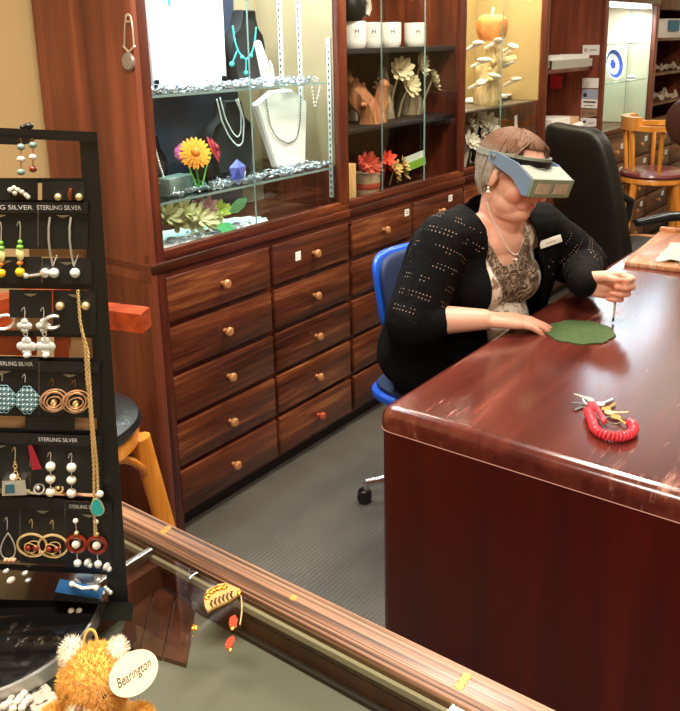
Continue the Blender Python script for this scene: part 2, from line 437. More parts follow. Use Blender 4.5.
E_ = cabinet(XE, XF, LE, back=M['creamback'], top=LOWTOP)
F = cabinet(XF, XG, LF, back=M['brownback'], top=LOWTOP)
# the run's end panel and the front stiles
b = MB(); b.bb((XA, FY, 0), (XA + .022, BY, TOPZ), .003); b.build('end_panel', M['panel'], A)
for _p, _a, _b in ((A, XA + .06, 2.545), (B, 2.60, 3.50), (C_, 3.55, 4.462)):
    MB().bb((_a, FY + .002, 2.12), (_b, FY + .03, TOPZ - .04), .003).build('lamp_blocker', M['cabz'], _p)  # unseen board added to keep the case lamps out of the glass reflections
def lining(par, x, z0, z1, m): MB().bb((x - .003, FY + .05, z0), (x, BY - .021, z1)).build('side_lining', m, par)
lining(A, 2.592, 1.13, TOPZ - .05, M['tanback']); lining(C_, 4.492, 1.262, TOPZ - .05, M['yellowback']); lining(E_, 6.49, .96, 1.82, M['creamback'])
def stile(x0, x1, z0, z1, par, m=None): MB().bb((x0, FY + .002, z0), (x1, FY + .03, z1), .003).build('stile', m or M['cabz'], par)
stile(XA + .022, 1.634, .0, TOPZ - .04, A)
stile(2.545, 2.60, .985, TOPZ - .04, A)
stile(3.50, 3.545, .985, TOPZ - .04, B)
stile(4.462, 4.50, .985, TOPZ - .04, C_)
MB().bb((5.395, FY + .01, .955), (5.411, BY - .02, TOPZ - .04)).build('side_panel', M['panel'], D)
stile(5.39, 5.42, .985, TOPZ - .04, D, M['panel'])
stile(5.42, 5.43, .985, LOWTOP - .04, E_)
stile(6.44, 6.50, .985, LOWTOP - .04, E_, M['panel'])
# sliding glass doors
def door(par, x0, x1, y, z0=.99, z1=TOPZ - .05, edge=True):
    d = MB().bb((x0, y, z0), (x1, y + .005, z1)).build('glass_door', M['glass'], par)
    if edge: MB().bb((x0 - .001, y, z0), (x0 + .0015, y + .006, z1)).build('polished_edge', M['edge'], d)
    return d
door(A, 1.636, 2.13, FY + .012); door(A, 2.08, 2.545, FY + .024)
door(B, 2.60, 2.90, FY + .012); door(B, 2.87, 3.25, FY + .024); door(B, 3.19, 3.50, FY + .012)
door(C_, 3.55, 4.02, FY + .012); door(C_, 3.97, 4.46, FY + .024)
door(E_, 5.43, 5.96, FY + .012, z1=1.83); door(E_, 5.92, 6.44, FY + .024, z1=1.83)
# glass shelves, solid shelves, slotted standards
def gshelf(par, x0, x1, z, y0=FY + .05, y1=BY - .03, front=True):
    s = MB().bb((x0, y0, z - .008), (x1, y1, z)).build('glass_shelf', M['glassg'], par)
    MB().bb((x0, y0 - .0015, z - .008), (x1, y0, z)).build('polished_edge', M['edge'], s)
def wshelf(par, x0, x1, z, m, y0=FY + .06, y1=BY - .02, th=.022):
    MB().bb((x0, y0, z - th), (x1, y1, z), .003).build('shelf', m, par)
def standard(par, x, y, z0, z1, m=None, ax='Y'):
    s = MB(); s.bb((x - .009, y - .006, z0), (x + .009, y, z1)); o = s.build('slotted_standard', m or M['steel'], par)
    k = MB(); z = z0 + .012
    while z < z1 - .01:
        k.bb((x - .003, y - .0068, z), (x + .003, y - .0055, z + .011)); z += .024
    k.build('slots', M['darkback'], o)
gshelf(A, 1.64, 2.53, 1.458); gshelf(A, 1.64, 2.545, 1.128)
MB().bb((1.61, BY - .028, .955), (2.455, BY - .021, TOPZ - .05)).build('navy_lining', M['blueback'], A)
M['pale'] = P('pale slotted strip', '#d8dcd4', .4, .3)
for _px, _z0, _z1 in ((281, 1.14, 2.2), (300, 1.14, 2.2), (329, 1.0, 1.62)):
    _y = min(onX(_px, 60, 2.585).y, BY - .04); _o = MB().bb((2.581, _y - .009, _z0), (2.589, _y + .009, _z1)).build('slotted_standard', M['pale'], A)
    _b = MB(); _z = _z0 + .01
    while _z < _z1 - .02: _b.bb((2.5802, _y - .003, _z), (2.5815, _y + .003, _z + .011)); _z += .024
    _b.build('slots', M['darkback'], _o)
wshelf(B, 2.61, 3.535, 1.578, M['darkback']); wshelf(B, 2.61, 3.535, 1.262, M['kick'])
wshelf(C_, 3.555, 4.45, 1.262, M['steel'], th=.012)
gshelf(E_, 5.44, 6.44, 1.30); gshelf(E_, 5.44, 6.44, 1.56)
wshelf(D, 4.51, 5.21, 1.425, M['casewood'], y0=FY + .03); wshelf(D, 4.51, 5.21, 1.02, M['casewood'], y0=FY + .03)
wshelf(F, 6.51, 7.59, 1.59, M['casewood'], y0=FY + .03); wshelf(F, 6.51, 7.59, 1.33, M['casewood'], y0=FY + .03); wshelf(F, 6.51, 7.59, 1.1, M['casewood'], y0=FY + .03)
standard(F, 6.9, BY - .021, 1.1, 1.95); 
MB().bb((2.612, BY - .028, .957), (3.06, BY - .021, 1.95)).build('dark_lining', M['darkback'], B)
# paper labels on drawers
def dlabel(lab, key, fx, fz, w=.034, h=.03, m=None, flap=False):
    dr, a, c, z0, z1 = yield_drawers[lab][key]
    x = a + (c - a) * fx; z = z0 + (z1 - z0) * fz
    bb = MB(); bb.bb((x - w / 2, FY - .0025, z - h / 2), (x + w / 2, FY - .001, z + h / 2))
    o = bb.build('paper_label', m or M['white'], dr)
    t = MB()
    for k in range(2): t.bb((x - w * .35, FY - .003, z - .006 + k * .01), (x + w * .35, FY - .0025, z - .003 + k * .01))
    if not flap: t.build('print', M['darktext'], o)
dlabel(LA, (1, 0), .3, .55, .03, .034, flap=True)
dlabel(LB, (0, 0), .9, .78); dlabel(LB, (0, 1), .9, .84); dlabel(LB, (1, 0), .72, .8); dlabel(LB, (1, 1), .8, .8)
for lab in (LE, LF):
    for r in range(4):
        for c in (0, 1): dlabel(lab, (c, r), .8, .7, .06, .035)
# case lamps
area('case_lamp_jewellery', (2.08, 2.06, 2.26), (2.08, 2.16, 1.0), .9, .1, 42, (.74, .91, 1.0))
area('case_lamp_mugs', (3.07, 2.1, 2.26), (3.07, 2.2, 1.0), .7, .08, 8, (1, .85, .62))
area('case_lamp_pumpkin', (4.0, 2.05, 2.26), (4.0, 2.2, 1.0), .8, .08, 21, (1, .93, .76))
area('case_lamp_plate', (5.95, 2.06, 1.79), (5.95, 2.2, 1.0), .9, .08, 13, (.85, .95, 1.0))
# ---------------------------------------------------------------- the mahogany desk
DX0, DX1, DY0, DY1, DZ = 1.490, 3.78, -.12, 1.032, .76
t = thing('desk', (2.6, .45, 0), 'long dark mahogany desk with scuffed glossy top, woman seated at its side', 'desk')
dt = MB().bb((DX0 - .004, DY0, DZ - .056), (DX1, DY1, DZ))
bmesh.ops.bevel(dt.bm, geom=[e for e in dt.bm.edges if abs(e.verts[0].co.z - e.verts[1].co.z) > .01], offset=.036, segments=6, affect='EDGES', profile=.5)
bmesh.ops.bevel(dt.bm, geom=[e for e in dt.bm.edges if min(v.co.z for v in e.verts) > DZ - .001], offset=.032, segments=6, affect='EDGES', profile=.5)
for f_ in [f for f in dt.bm.faces if f.calc_center_median().z > DZ - .0005 and f.calc_area() > .5]:
    bmesh.ops.inset_region(dt.bm, faces=[f_], thickness=.003)
dt.build('desk_top', M['desk'], t)
st_ = MB().bb((DX0 - .0048, DY0 - .0006, DZ - .0578), (DX1 + .0006, DY1 + .0006, DZ - .0560))
bmesh.ops.bevel(st_.bm, geom=[e for e in st_.bm.edges if abs(e.verts[0].co.z - e.verts[1].co.z) > .001], offset=.036, segments=6, affect='EDGES', profile=.5)
st_.build('edge_strip', M['veneer'], t)
b = MB(); b.bb((DX0 - .003, DY0 + .005, .0), (DX0 + .075, DY1 - .004, DZ - .0575)); bmesh.ops.bevel(b.bm, geom=[e for e in b.bm.edges if abs(e.verts[0].co.z - e.verts[1].co.z) > .1], offset=.034, segments=6, affect='EDGES', profile=.5); b.build('end_panel', M['deskside'], t)
MB().bb((DX0 + .025, DY0 + .03, .05), (DX0 + .46, DY1 - .02, DZ - .058)).build('near_pedestal', M['deskside'], t)
MB().bb((DX1 - .46, DY0 + .03, .0), (DX1 - .02, DY1 - .02, DZ - .058)).build('far_pedestal', M['deskside'], t)
MB().bb((DX0 + .46, DY0 + .05, .1), (DX1 - .46, DY0 + .07, DZ - .058)).build('modesty_panel', M['deskside'], t)
for x0, x1 in ((DX0 + .05, DX0 + .44), (DX1 - .44, DX1 - .04)):
    for k in range(3):
        z0 = .08 + k * .205
        d = MB().bb((x0, DY1 - .02, z0), (x1, DY1 - .004, z0 + .19), .004).build('desk_drawer', M['deskside'], t)
        MB().tube([((x0 + x1) / 2 - .05, DY1 - .006, z0 + .1), ((x0 + x1) / 2 - .045, DY1 + .014, z0 + .1), ((x0 + x1) / 2 + .045, DY1 + .014, z0 + .1), ((x0 + x1) / 2 + .05, DY1 - .006, z0 + .1)], .004).build('pull', M['brass'], d)
# green disc on desk
M['greenfelt'] = P('mottled green suede', '#3a5022', .75, var=.5, vscale=60, bump=.3, bscale=150)
c0 = (onZ(548, 331, DZ) + onZ(612, 334, DZ)) / 2
b = MB(); pts = []
for k in range(72):
    a = 2 * PI * k / 72; r = .105 * (1 + .035 * math.sin(9 * a + 1) + .02 * math.sin(23 * a))
    pts.append((r * math.cos(a), r * math.sin(a) * .92))
b.prism(pts, c0 + V((0, 0, .0005)), V((1, 0, 0)), V((0, 1, 0)), (0, 0, .003))
tag(b.build('suede_mat', M['greenfelt']), 'thin mottled green round mat with a ragged edge under her fingertips', 'mat')
# keys on a red coil
def dz(x, y, h=0): return onZ(x, y, DZ + h)
kt = thing('key_bunch', dz(600, 412), 'bunch of keys with red plastic coil wristband lying on the mahogany desk', 'keys')
M['redcoil'] = P('coral red plastic coil', '#e8404e', .35, coat=.2, sub=.1)
path = [dz(x, y, .012) for x, y in ((588, 411), (592, 420), (594, 428), (601, 434), (610, 437), (620, 437), (629, 435), (634, 430), (633, 424), (628, 422))]
# resample and wind the coil
def resample(pts, n):
    pts = [V(p) for p in pts]; L = [0]
    for a, b_ in zip(pts, pts[1:]): L.append(L[-1] + (b_ - a).length)
    out = []; j = 0
    for i in range(n):
        s = L[-1] * i / (n - 1)
        while j < len(pts) - 2 and L[j + 1] < s: j += 1
        out.append(pts[j].lerp(pts[j + 1], (s - L[j]) / max(L[j + 1] - L[j], 1e-9)))
    return out
def smooth(pts, it=2):
    for _ in range(it): pts = [pts[0]] + [(pts[i - 1] + pts[i] * 2 + pts[i + 1]) / 4 for i in range(1, len(pts) - 1)] + [pts[-1]]
    return pts
ax = smooth(resample(path, 60), 4); NT_ = 34
coil = []
axf = resample(ax, NT_ * 12)
for i, p in enumerate(axf):
    tt = (axf[min(i + 1, len(axf) - 1)] - axf[max(i - 1, 0)]).normalized(); n1 = tt.cross(V((0, 0, 1))).normalized(); n2 = n1.cross(tt)
    a = 2 * PI * i / 12; coil.append(p + n1 * .0085 * math.cos(a) + n2 * .0085 * math.sin(a))
MB().tube(coil, .0032, 6).build('coil', M['redcoil'], kt)
b = MB(); b.caps(dz(589, 405, .012), dz(598, 411, .012), .006, .006); b.caps(dz(594, 404, .016), dz(604, 420, .014), .0065, .006)
b.lathe([(.004, -.004), (.008, -.004), (.008, .004), (.004, .004), (.004, -.004)], dz(603, 421, .014), frame((.5, -.6, .3)), 14)
b.build('strap_clip', M['redcoil'], kt)
b = MB(); ring = []
for k in range(24):
    a = 2 * PI * k / 24; ring.append(dz(613, 421, .004) + V((.017 * math.cos(a), .017 * math.sin(a), .002)))
b.tube(ring, .0013, 6, True); ring = [dz(588, 402, .008) + V((.012 * math.cos(2 * PI * k / 20), .012 * math.sin(2 * PI * k / 20), .006 * math.sin(2 * PI * k / 20))) for k in range(20)]
b.tube(ring, .0013, 6, True); b.build('split_ring', M['chrome'], kt)
def key(c, ang, m, L=.05, tilt=0):
    R = rz(ang); L *= .85; u = R @ V((1, 0, tilt)); v = R @ V((0, 1, 0)); b = MB()
    pts = [(0.011 * math.cos(2 * PI * k / 16) - .004, .011 * math.sin(2 * PI * k / 16)) for k in range(2, 15)]
    prof = [(-.004 + .011 * math.cos(a), .011 * math.sin(a)) for a in [PI * .2 + PI * 1.6 * k / 12 for k in range(13)]]
    prof += [(.008, -.004), (L - .01, -.004), (L - .008, -.002), (L - .014, .0005), (L - .018, -.0015), (L - .022, .001)]
    prof = prof[:13] + [(.006, -.004), (L - .008, -.004), (L, 0), (L - .006, .003), (L - .011, .001), (L - .016, .0035), (L - .022, .001), (.008, .004)]
    b.prism(prof, c, u, v, (0, 0, .0022)); b.build('key', m, kt)
key(dz(585, 404, .006), 2.3, M['steel'], .04, .1); key(dz(583, 407, .002), 2.9, M['steel'], .038)
key(dz(588, 399, .012), 1.9, M['silver'], .04, .25); key(dz(607, 409, .004), -.15, M['brass'], .05); key(dz(611, 413, .008), -.9, M['gold'], .05); key(dz(617, 418, .006), -2.2, M['brass'], .05); key(dz(601, 404, .003), -.3, M['silver'], .055)
# wooden board with papers at the far corner
p0 = onZ(624, 266, DZ); p1 = onZ(657, 237, DZ); p2 = onZ(700, 275, DZ)
u = (p1 - p0).normalized(); v = V((-u.y, u.x, 0)); v = -v if v.dot(p2 - p0) < 0 else v
L1, L2 = .62, .55
bt = thing('wooden_board', p0 + u * L1 / 2 + v * L2 / 2, 'flat honey brown wooden board with worn edge on the desk corner, crumpled paper on it', 'board')
M['board'] = wood('worn board', '#7e4a2a', '#a86c44', '#c89468', 'X', .8, 1, .4, .1, wear=.6, wearcol='#d8c0a8')
b = MB(); R = Matrix((u, v, V((0, 0, 1)))).transposed(); b.box(p0 + u * L1 / 2 + v * L2 / 2 + V((0, 0, .009)), (L1, L2, .018), R, .003); b.build('panel', M['board'], bt)
b = MB(); b.box(p0 + u * (L1 - .02) + v * L2 / 2 + V((0, 0, .02)), (.03, L2, .03), R, .003); b.build('back_lip', M['board'], bt)
def crumple(c, sx, sy, h, seed, R=None, n=16):
    b = MB(); R = R or Matrix.Identity(3); vs = []
    for i in range(n + 1):
        for j in range(n + 1):
            x = (i / n - .5); y = (j / n - .5)
            z = h * (.25 + noise.noise(V((x * 5, y * 5, seed))) * .6 + noise.noise(V((x * 11, y * 11, seed + 3))) * .35)
            k = 1 + .12 * noise.noise(V((x * 4, y * 4, seed + 9)))
            vs.append(b.bm.verts.new(V(c) + R @ V((x * sx * k, y * sy * k, max(z, .001)))))
    for i in range(n):
        for j in range(n):
            b.bm.faces.new((vs[i * (n + 1) + j], vs[(i + 1) * (n + 1) + j], vs[(i + 1) * (n + 1) + j + 1], vs[i * (n + 1) + j + 1]))
    r = bmesh.ops.solidify(b.bm, geom=list(b.bm.faces), thickness=.0015)
    return b
tag(crumple(p0 + u * .2 + v * .26 + V((0, 0, .0185)), .3, .32, .03, 2.2, R).build('tissue_paper', M['paper']), 'crumpled white tissue paper lying on the wooden board', 'paper')
b = MB(); cc = p0 + u * .07 + v * .2 + V((0, 0, .019))
for k in range(7): b.sph(cc + V((random.uniform(-.04, .04), random.uniform(-.05, .05), .008)), (.018, .012, .008), rz(random.uniform(0, 3)))
tag(b.build('grey_pebbles', P('grey stone', '#8a8a80', .5, var=.3), None), 'small grey stones heaped at the near edge of the wooden board', 'stones', kind='stuff')
tag(crumple(p0 + u * .46 + v * .3 + V((0, 0, .0185)), .2, .3, .09, 5.5, R).build('brown_bag', P('brown kraft paper', '#8a5a38', .8)), 'crumpled brown paper bag at the back of the wooden board', 'bag')
# ---------------------------------------------------------------- glass counter in the foreground
CZ = .965
RX0, RX1 = .604, .653
t = thing('glass_counter', (.2, .4, 0), 'glass-topped oak display counter in the foreground with brass screws in its rail', 'counter')
MB().bb((RX0, -.6, CZ - .035), (RX1, 1.7, CZ), .004).build('oak_rail', M['rail'], t)
MB().bb((-.45, -.6, CZ - .012), (RX0 - .001, .777, CZ - .004)).build('glass_top', M['glasstop'], t)
MB().bb((-.45, .787, CZ - .012), (RX0 - .001, 1.7, CZ - .004)).build('glass_top', M['glasstop'], t)
MB().bb((-.45, .7775, CZ - .014), (RX0 - .001, .7865, CZ - .0032), .001).build('dividing_strip', M['steel'], t)
b = MB(); b.bb((RX0 - .006, -.6, CZ - .02), (RX0 - .001, 1.7, CZ - .0125)); b.build('pale_gasket', P('pale gasket', '#a89a80', .5), t)
b = MB(); b.bb((RX0 + .002, -.6, .0), (RX1 - .004, 1.7, CZ - .036)); b.build('front_panel', M['casewood'], t)
MB().bb((RX0 - .006, -.6, CZ - .061), (RX0 + .002, 1.7, CZ - .055), .001).build('inner_ledge', M['kick'], t)
MB().bb((-.45, .765, .1), (RX0, .8, CZ - .0205)).build('partition', M['casewood'], t)
MB().bb((-.45, -.6, 0), (-.42, 1.7, CZ - .01)).build('rear_panel', M['casewood'], t)
MB().bb((-.42, -.6, .885), (RX0, 1.7, .903)).build('display_deck', P('grey green display cloth', '#757064', .8, var=.15, vscale=8), t)
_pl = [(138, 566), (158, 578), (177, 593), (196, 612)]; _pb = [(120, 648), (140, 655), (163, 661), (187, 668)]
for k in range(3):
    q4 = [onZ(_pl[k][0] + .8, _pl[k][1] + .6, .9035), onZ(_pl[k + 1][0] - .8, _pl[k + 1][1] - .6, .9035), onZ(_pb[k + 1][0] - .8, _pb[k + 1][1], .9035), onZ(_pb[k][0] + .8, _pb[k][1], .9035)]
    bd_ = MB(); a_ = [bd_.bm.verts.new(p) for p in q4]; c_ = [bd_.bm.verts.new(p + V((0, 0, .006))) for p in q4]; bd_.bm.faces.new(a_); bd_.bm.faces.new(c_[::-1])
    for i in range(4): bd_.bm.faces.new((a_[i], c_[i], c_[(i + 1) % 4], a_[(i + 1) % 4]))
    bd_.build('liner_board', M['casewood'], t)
def screw(x, y):
    c = onZ(x, y, CZ)
    MB().lathe([(0, .0012), (.0045, .001), (.0055, 0)], (c.x, c.y, CZ - .0003), None, 14).build('brass_screw', M['brass'], t)
for x, y in ((163, 531.5), (167.5, 528), (293.5, 597.5), (459.5, 686.5), (463, 681.5), (466.5, 676.5)): screw(x, y)
# small things on the counter glass; ornament and charms are reflections modelled as solids
def cz(x, y, h=0): return onZ(x, y, CZ - .004 + h)
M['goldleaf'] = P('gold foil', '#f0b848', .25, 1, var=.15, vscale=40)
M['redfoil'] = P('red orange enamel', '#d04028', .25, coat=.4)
refl = thing('sign_reflection', cz(222, 602), 'modelled reflection of a gold leaf-edged sign with dark lettering, on the counter glass beside the rail', 'ornament')  # solid stand-in for a leafy sign mirrored in the glass
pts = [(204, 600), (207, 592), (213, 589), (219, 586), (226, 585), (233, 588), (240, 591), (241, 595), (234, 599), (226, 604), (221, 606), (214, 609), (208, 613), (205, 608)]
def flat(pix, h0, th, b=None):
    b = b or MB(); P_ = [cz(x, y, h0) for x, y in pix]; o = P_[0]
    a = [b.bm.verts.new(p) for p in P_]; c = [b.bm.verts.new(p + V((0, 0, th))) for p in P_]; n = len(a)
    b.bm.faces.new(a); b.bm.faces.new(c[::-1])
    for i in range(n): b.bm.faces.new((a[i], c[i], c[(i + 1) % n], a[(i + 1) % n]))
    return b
flat(pts, .0005, .003).build('plaque', P('tan plaque', '#c89a58', .5), refl)
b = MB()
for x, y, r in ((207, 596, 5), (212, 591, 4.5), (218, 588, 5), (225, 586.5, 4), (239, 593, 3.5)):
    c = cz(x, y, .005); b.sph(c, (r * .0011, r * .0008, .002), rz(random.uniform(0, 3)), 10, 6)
b.build('gold_leaves', M['goldleaf'], refl)
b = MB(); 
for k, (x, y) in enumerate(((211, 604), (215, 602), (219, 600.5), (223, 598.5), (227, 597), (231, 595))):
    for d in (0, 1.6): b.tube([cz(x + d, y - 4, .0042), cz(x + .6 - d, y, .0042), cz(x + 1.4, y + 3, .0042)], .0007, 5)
b.build('dark_lettering', M['darktext'], refl)
for lab, pp, mt in (('modelled reflection of a red and gold leaf below the sign reflection, upper of the two', [(230, 619), (235, 616), (238, 621), (236, 628), (231, 631), (229, 625)], 'redfoil'), ('modelled reflection of a red and gold leaf below the sign reflection, lower of the two', [(228, 640), (233, 637), (235, 640), (232, 647), (227, 650), (225, 646)], 'redfoil')):
    g = thing('leaf_reflection', cz(*pp[0]), lab, 'charm', 'modelled leaf reflections on the counter glass'); flat(pp, .0005, .002).build('red_leaf', M[mt], g)  # mirrored red leaves, also modelled as solid pieces
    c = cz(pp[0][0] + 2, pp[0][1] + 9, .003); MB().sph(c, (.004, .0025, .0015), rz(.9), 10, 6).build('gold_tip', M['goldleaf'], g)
b = MB(); b.sph(cz(195, 627, .003), (.006, .003, .002), rz(1.1), 10, 6).sph(cz(193, 629, .003), (.003, .003, .003)); tag(b.build('gold_bead', M['goldleaf']), 'tiny gold bead lying on the counter glass left of the modelled sign reflection', 'bead')
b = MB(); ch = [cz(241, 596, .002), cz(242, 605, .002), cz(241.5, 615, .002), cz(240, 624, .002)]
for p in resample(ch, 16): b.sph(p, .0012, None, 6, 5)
tag(b.build('fine_chain', M['gold']), 'short fine gold chain hanging away from the modelled sign reflection on the glass', 'chain')
# patterned jewellery card with pearls, bottom left corner
pc = thing('patterned_card', cz(25, 705), 'white patterned card at the lower left corner under a pearl strand', 'card')
M['lace'] = None
N = NT('printed paper'); bs = N.n('ShaderNodeBsdfPrincipled'); N.l(bs.outputs[0], N.out.inputs[0]); tc = N.n('ShaderNodeTexCoord')
vo = N.n('ShaderNodeTexNoise'); vo.inputs['Scale'].default_value = 130; vo.inputs['Detail'].default_value = 3; N.l(tc.outputs['Object'], vo.inputs['Vector'])
cr = N.n('ShaderNodeValToRGB'); cr.color_ramp.elements[0].position = .45; cr.color_ramp.elements[0].color = srgb('#3a362e'); cr.color_ramp.elements[1].position = .53; cr.color_ramp.elements[1].color = srgb('#b4ae9e')
N.l(vo.outputs[0], cr.inputs[0]); N.l(cr.outputs[0], bs.inputs['Base Color']); M['printed'] = N.m
flat([(-20, 708), (42, 680), (62, 702), (70, 730), (-10, 760)], .0006, .002).build('sheet', M['printed'], pc)
b = MB()
for x, y in ((2, 698), (6, 694), (11, 697), (15, 692), (20, 698), (24, 694), (17, 702), (9, 703), (25, 703), (29, 699), (4, 706), (13, 709), (22, 708)): b.sph(cz(x, y, .007), .0042, None, 10, 8)
tag(b.build('pearl_strand', M['pearl']), 'cluster of white pearls lying on the patterned card', 'pearls')

# ---------------------------------------------------------------- plush toy with a round tag
M['plush'] = P('golden plush', '#e6ae4c', .9, sheen=.3, var=.2, vscale=30)
M['plushwhite'] = P('cream plush', '#efe2c8', .9, sheen=.3)
def fur(b, c, r, n, L, R=None, seed=1, wd=.0013):
    rnd = random.Random(seed); c = V(c); r = V(r) if isinstance(r, (tuple, list)) else V((r, r, r))
    for _ in range(n):
        d = V((rnd.gauss(0, 1), rnd.gauss(0, 1), rnd.gauss(0, 1))).normalized()
        p = V((d.x * r.x, d.y * r.y, d.z * r.z)); nn = V((d.x / r.x, d.y / r.y, d.z / r.z)).normalized()
        if R is not None: p = R @ p; nn = R @ nn
        p = c + p; tdir = (nn + V((rnd.gauss(0, .45), rnd.gauss(0, .45), rnd.gauss(0, .45)))).normalized()
        x = tdir.orthogonal().normalized(); y = tdir.cross(x); tip = p + tdir * L * rnd.uniform(.6, 1.25)
        base = [b.bm.verts.new(p - nn * .002 + (x * math.cos(k * 2.094) + y * math.sin(k * 2.094)) * wd) for k in range(3)]
        tv = b.bm.verts.new(tip)
        for k in range(3): f = b.bm.faces.new((base[k], base[(k + 1) % 3], tv)); f.material_index = b.mi
    return b
hc = onZ(95, 682, 1.042); vw = (CAM - hc).normalized()
pl = thing('plush_toy', (hc.x, hc.y, CZ), 'golden plush toy animal with white muzzle and round cream tag at the counter front', 'toy')
def ps(dx, dy, dd): return hc + RT * dx + UP * dy + vw * dd   # metres beside, above and in front of the head centre
bc = V((hc.x - .01, hc.y - .012, .0)); 
b = MB(); b.sph(hc, .031, None, 20, 14); fur(b, hc, .030, 6500, .006, seed=3, wd=.0007)
b.build('head', M['plush'], pl)
b = MB(); bd = V((hc.x - .015, hc.y - .01, CZ + .036)); b.sph(bd, (.036, .036, .036)); fur(b, bd, .035, 5500, .006, seed=5, wd=.0007); b.build('body', M['plush'], pl)
for sx, lab in ((-1, 'left'), (1, 'right')):
    b = MB(); c = ps(.036 * sx + (.004 if sx > 0 else 0), -.034, .012); b.caps(ps(.02 * sx, -.03, .0), c, .014, .013); fur(b, c, .0125, 1500, .005, seed=8 + sx, wd=.0007); b.build('paw', M['plush'], pl)
b = MB(); c = ps(-.012, -.026, .026); b.sph(c, .012); fur(b, c, .0115, 1200, .004, seed=11, wd=.0006); b.build('muzzle', M['plushwhite'], pl)
MB().sph(ps(-.014, -.024, .0385), (.004, .003, .003)).build('nose', P('brown nose', '#7a5034', .5), pl)
for dx in (-.024, .008): MB().sph(ps(dx, -.012, .0285), .0028).build('eye', M['black'], pl)
for sx in (-1, 1):
    b = MB(); c = ps(.021 * sx - .001, .026, .0); R_ = frame(vw, RT); b.sph(c, (.009, .013, .005), R_); fur(b, c, (.0085, .012, .004), 900, .005, R_, seed=20 + sx, wd=.0006); b.build('ear', M['plushwhite'], pl)
lp = [ps(-.004 + .006 * math.cos(a), .036 + .012 * math.sin(a), 0) for a in [PI * 2 * k / 16 for k in range(16)]]
MB().tube(lp, .0012, 6, True).build('hanging_loop', M['plush'], pl)
# the tag
tcn = ps(.0345, .008, .02); tn = (vw * .95 + RT * .1 + V((0, 0, .1))).normalized(); tx = (RT * .82 + UP * .57); tx = (tx - tn * tx.dot(tn)).normalized(); ty = tn.cross(tx)
M['tagpaper'] = P('cream tag card', '#e4d6b2', .6)
tg = MB().prism([(.0225 * math.cos(2 * PI * k / 40), .0175 * math.sin(2 * PI * k / 40)) for k in range(40)], tcn, tx, ty, -tn * .0012).build('round_tag', M['tagpaper'], pl)
MB().text('Bearington', tcn + ty * -.001, tx, ty, .0105, .0006, .033, .35).build('script', P('brown ink', '#5a4632', .6), tg)
b = MB(); b.tube([tcn + tx * -.012 + ty * .016 + tn * .001, ps(.022, .02, .008)], .0007, 6); b.build('tag_string', M['plush'], pl)
# ---------------------------------------------------------------- revolving earring rack on the counter
RN = V((-.77, -.6, 0)).normalized(); RP = V((.501, .698, .968))
RU = V((.6, -.77, 0)).normalized()
def rk(x, y, off=0): return onP(x, y, RP + RN * off, RN)
PX = .00116
rack = thing('earring_rack', (.385, .815, CZ - .004), 'black revolving earring rack with a round base on the glass counter', 'rack')
def rpoly(b, pix, o0, o1):
    a = [b.bm.verts.new(rk(x, y, o0)) for x, y in pix]; c = [b.bm.verts.new(rk(x, y, o1)) for x, y in pix]; n = len(a)
    b.bm.faces.new(a); b.bm.faces.new(c[::-1])
    for i in range(n): b.bm.faces.new((a[i], c[i], c[(i + 1) % n], a[(i + 1) % n]))
    return b
rpoly(MB(), [(79, 134), (97, 133), (129, 612), (109, 612)], .004, -.016).build('post', M['black'], rack)
rpoly(MB(), [(-175, 128), (-157, 128), (-140, 600), (-160, 600)], .004, -.03).build('post', M['black'], rack)
rpoly(MB(), [(-175, 120), (97, 132), (97, 142), (-175, 131)], .006, -.018).build('top_rail', M['black'], rack)
rpoly(MB(), [(-165, 596), (131, 602), (134, 605), (131, 621), (-165, 612)], .012, -.02).build('foot_bar', M['blackgloss'], rack)
dc = V((.385, .815, CZ - .004))
MB().lathe([(0, 0), (.128, 0), (.132, .004), (.132, .020), (.130, .022)], dc, None, 64).build('turntable_rim', M['steel'], rack)
MB().lathe([(.130, .0215), (.126, .0235), (0, .0235)], dc, None, 64).build('turntable_top', M['blackgloss'], rack)
b = MB(); b.lathe([(0, .023), (.02, .023), (.02, .05), (0, .05)], dc, None, 20); b.build('pivot', M['black'], rack)
def sl(y): return max(0, (y - 180) / 380 * .045)
def bar(y, h, x0=-150, o0=.002, o1=-.012):
    x1 = 84 + (y - 134) * .063 + 8
    k = sl(y); rpoly(MB(), [(x0, y + k * (x0 - 50)), (x1, y + k * (x1 - 50)), (x1, y + h + k * (x1 - 50)), (x0, y + h + k * (x0 - 50))], o0, o1).build('card_bar', M['black'], rack)
for y, h in ((178, 5), (200, 4), (283, 6), (331, 6), (357, 5), (429, 6), (468, 4), (495, 5), (566, 6)): bar(y, h)
rpoly(MB(), [(-60, 134), (36, 138), (33, 143), (20, 145), (-60, 142)], .012, .006).build('hook_plate', M['black'], rack)
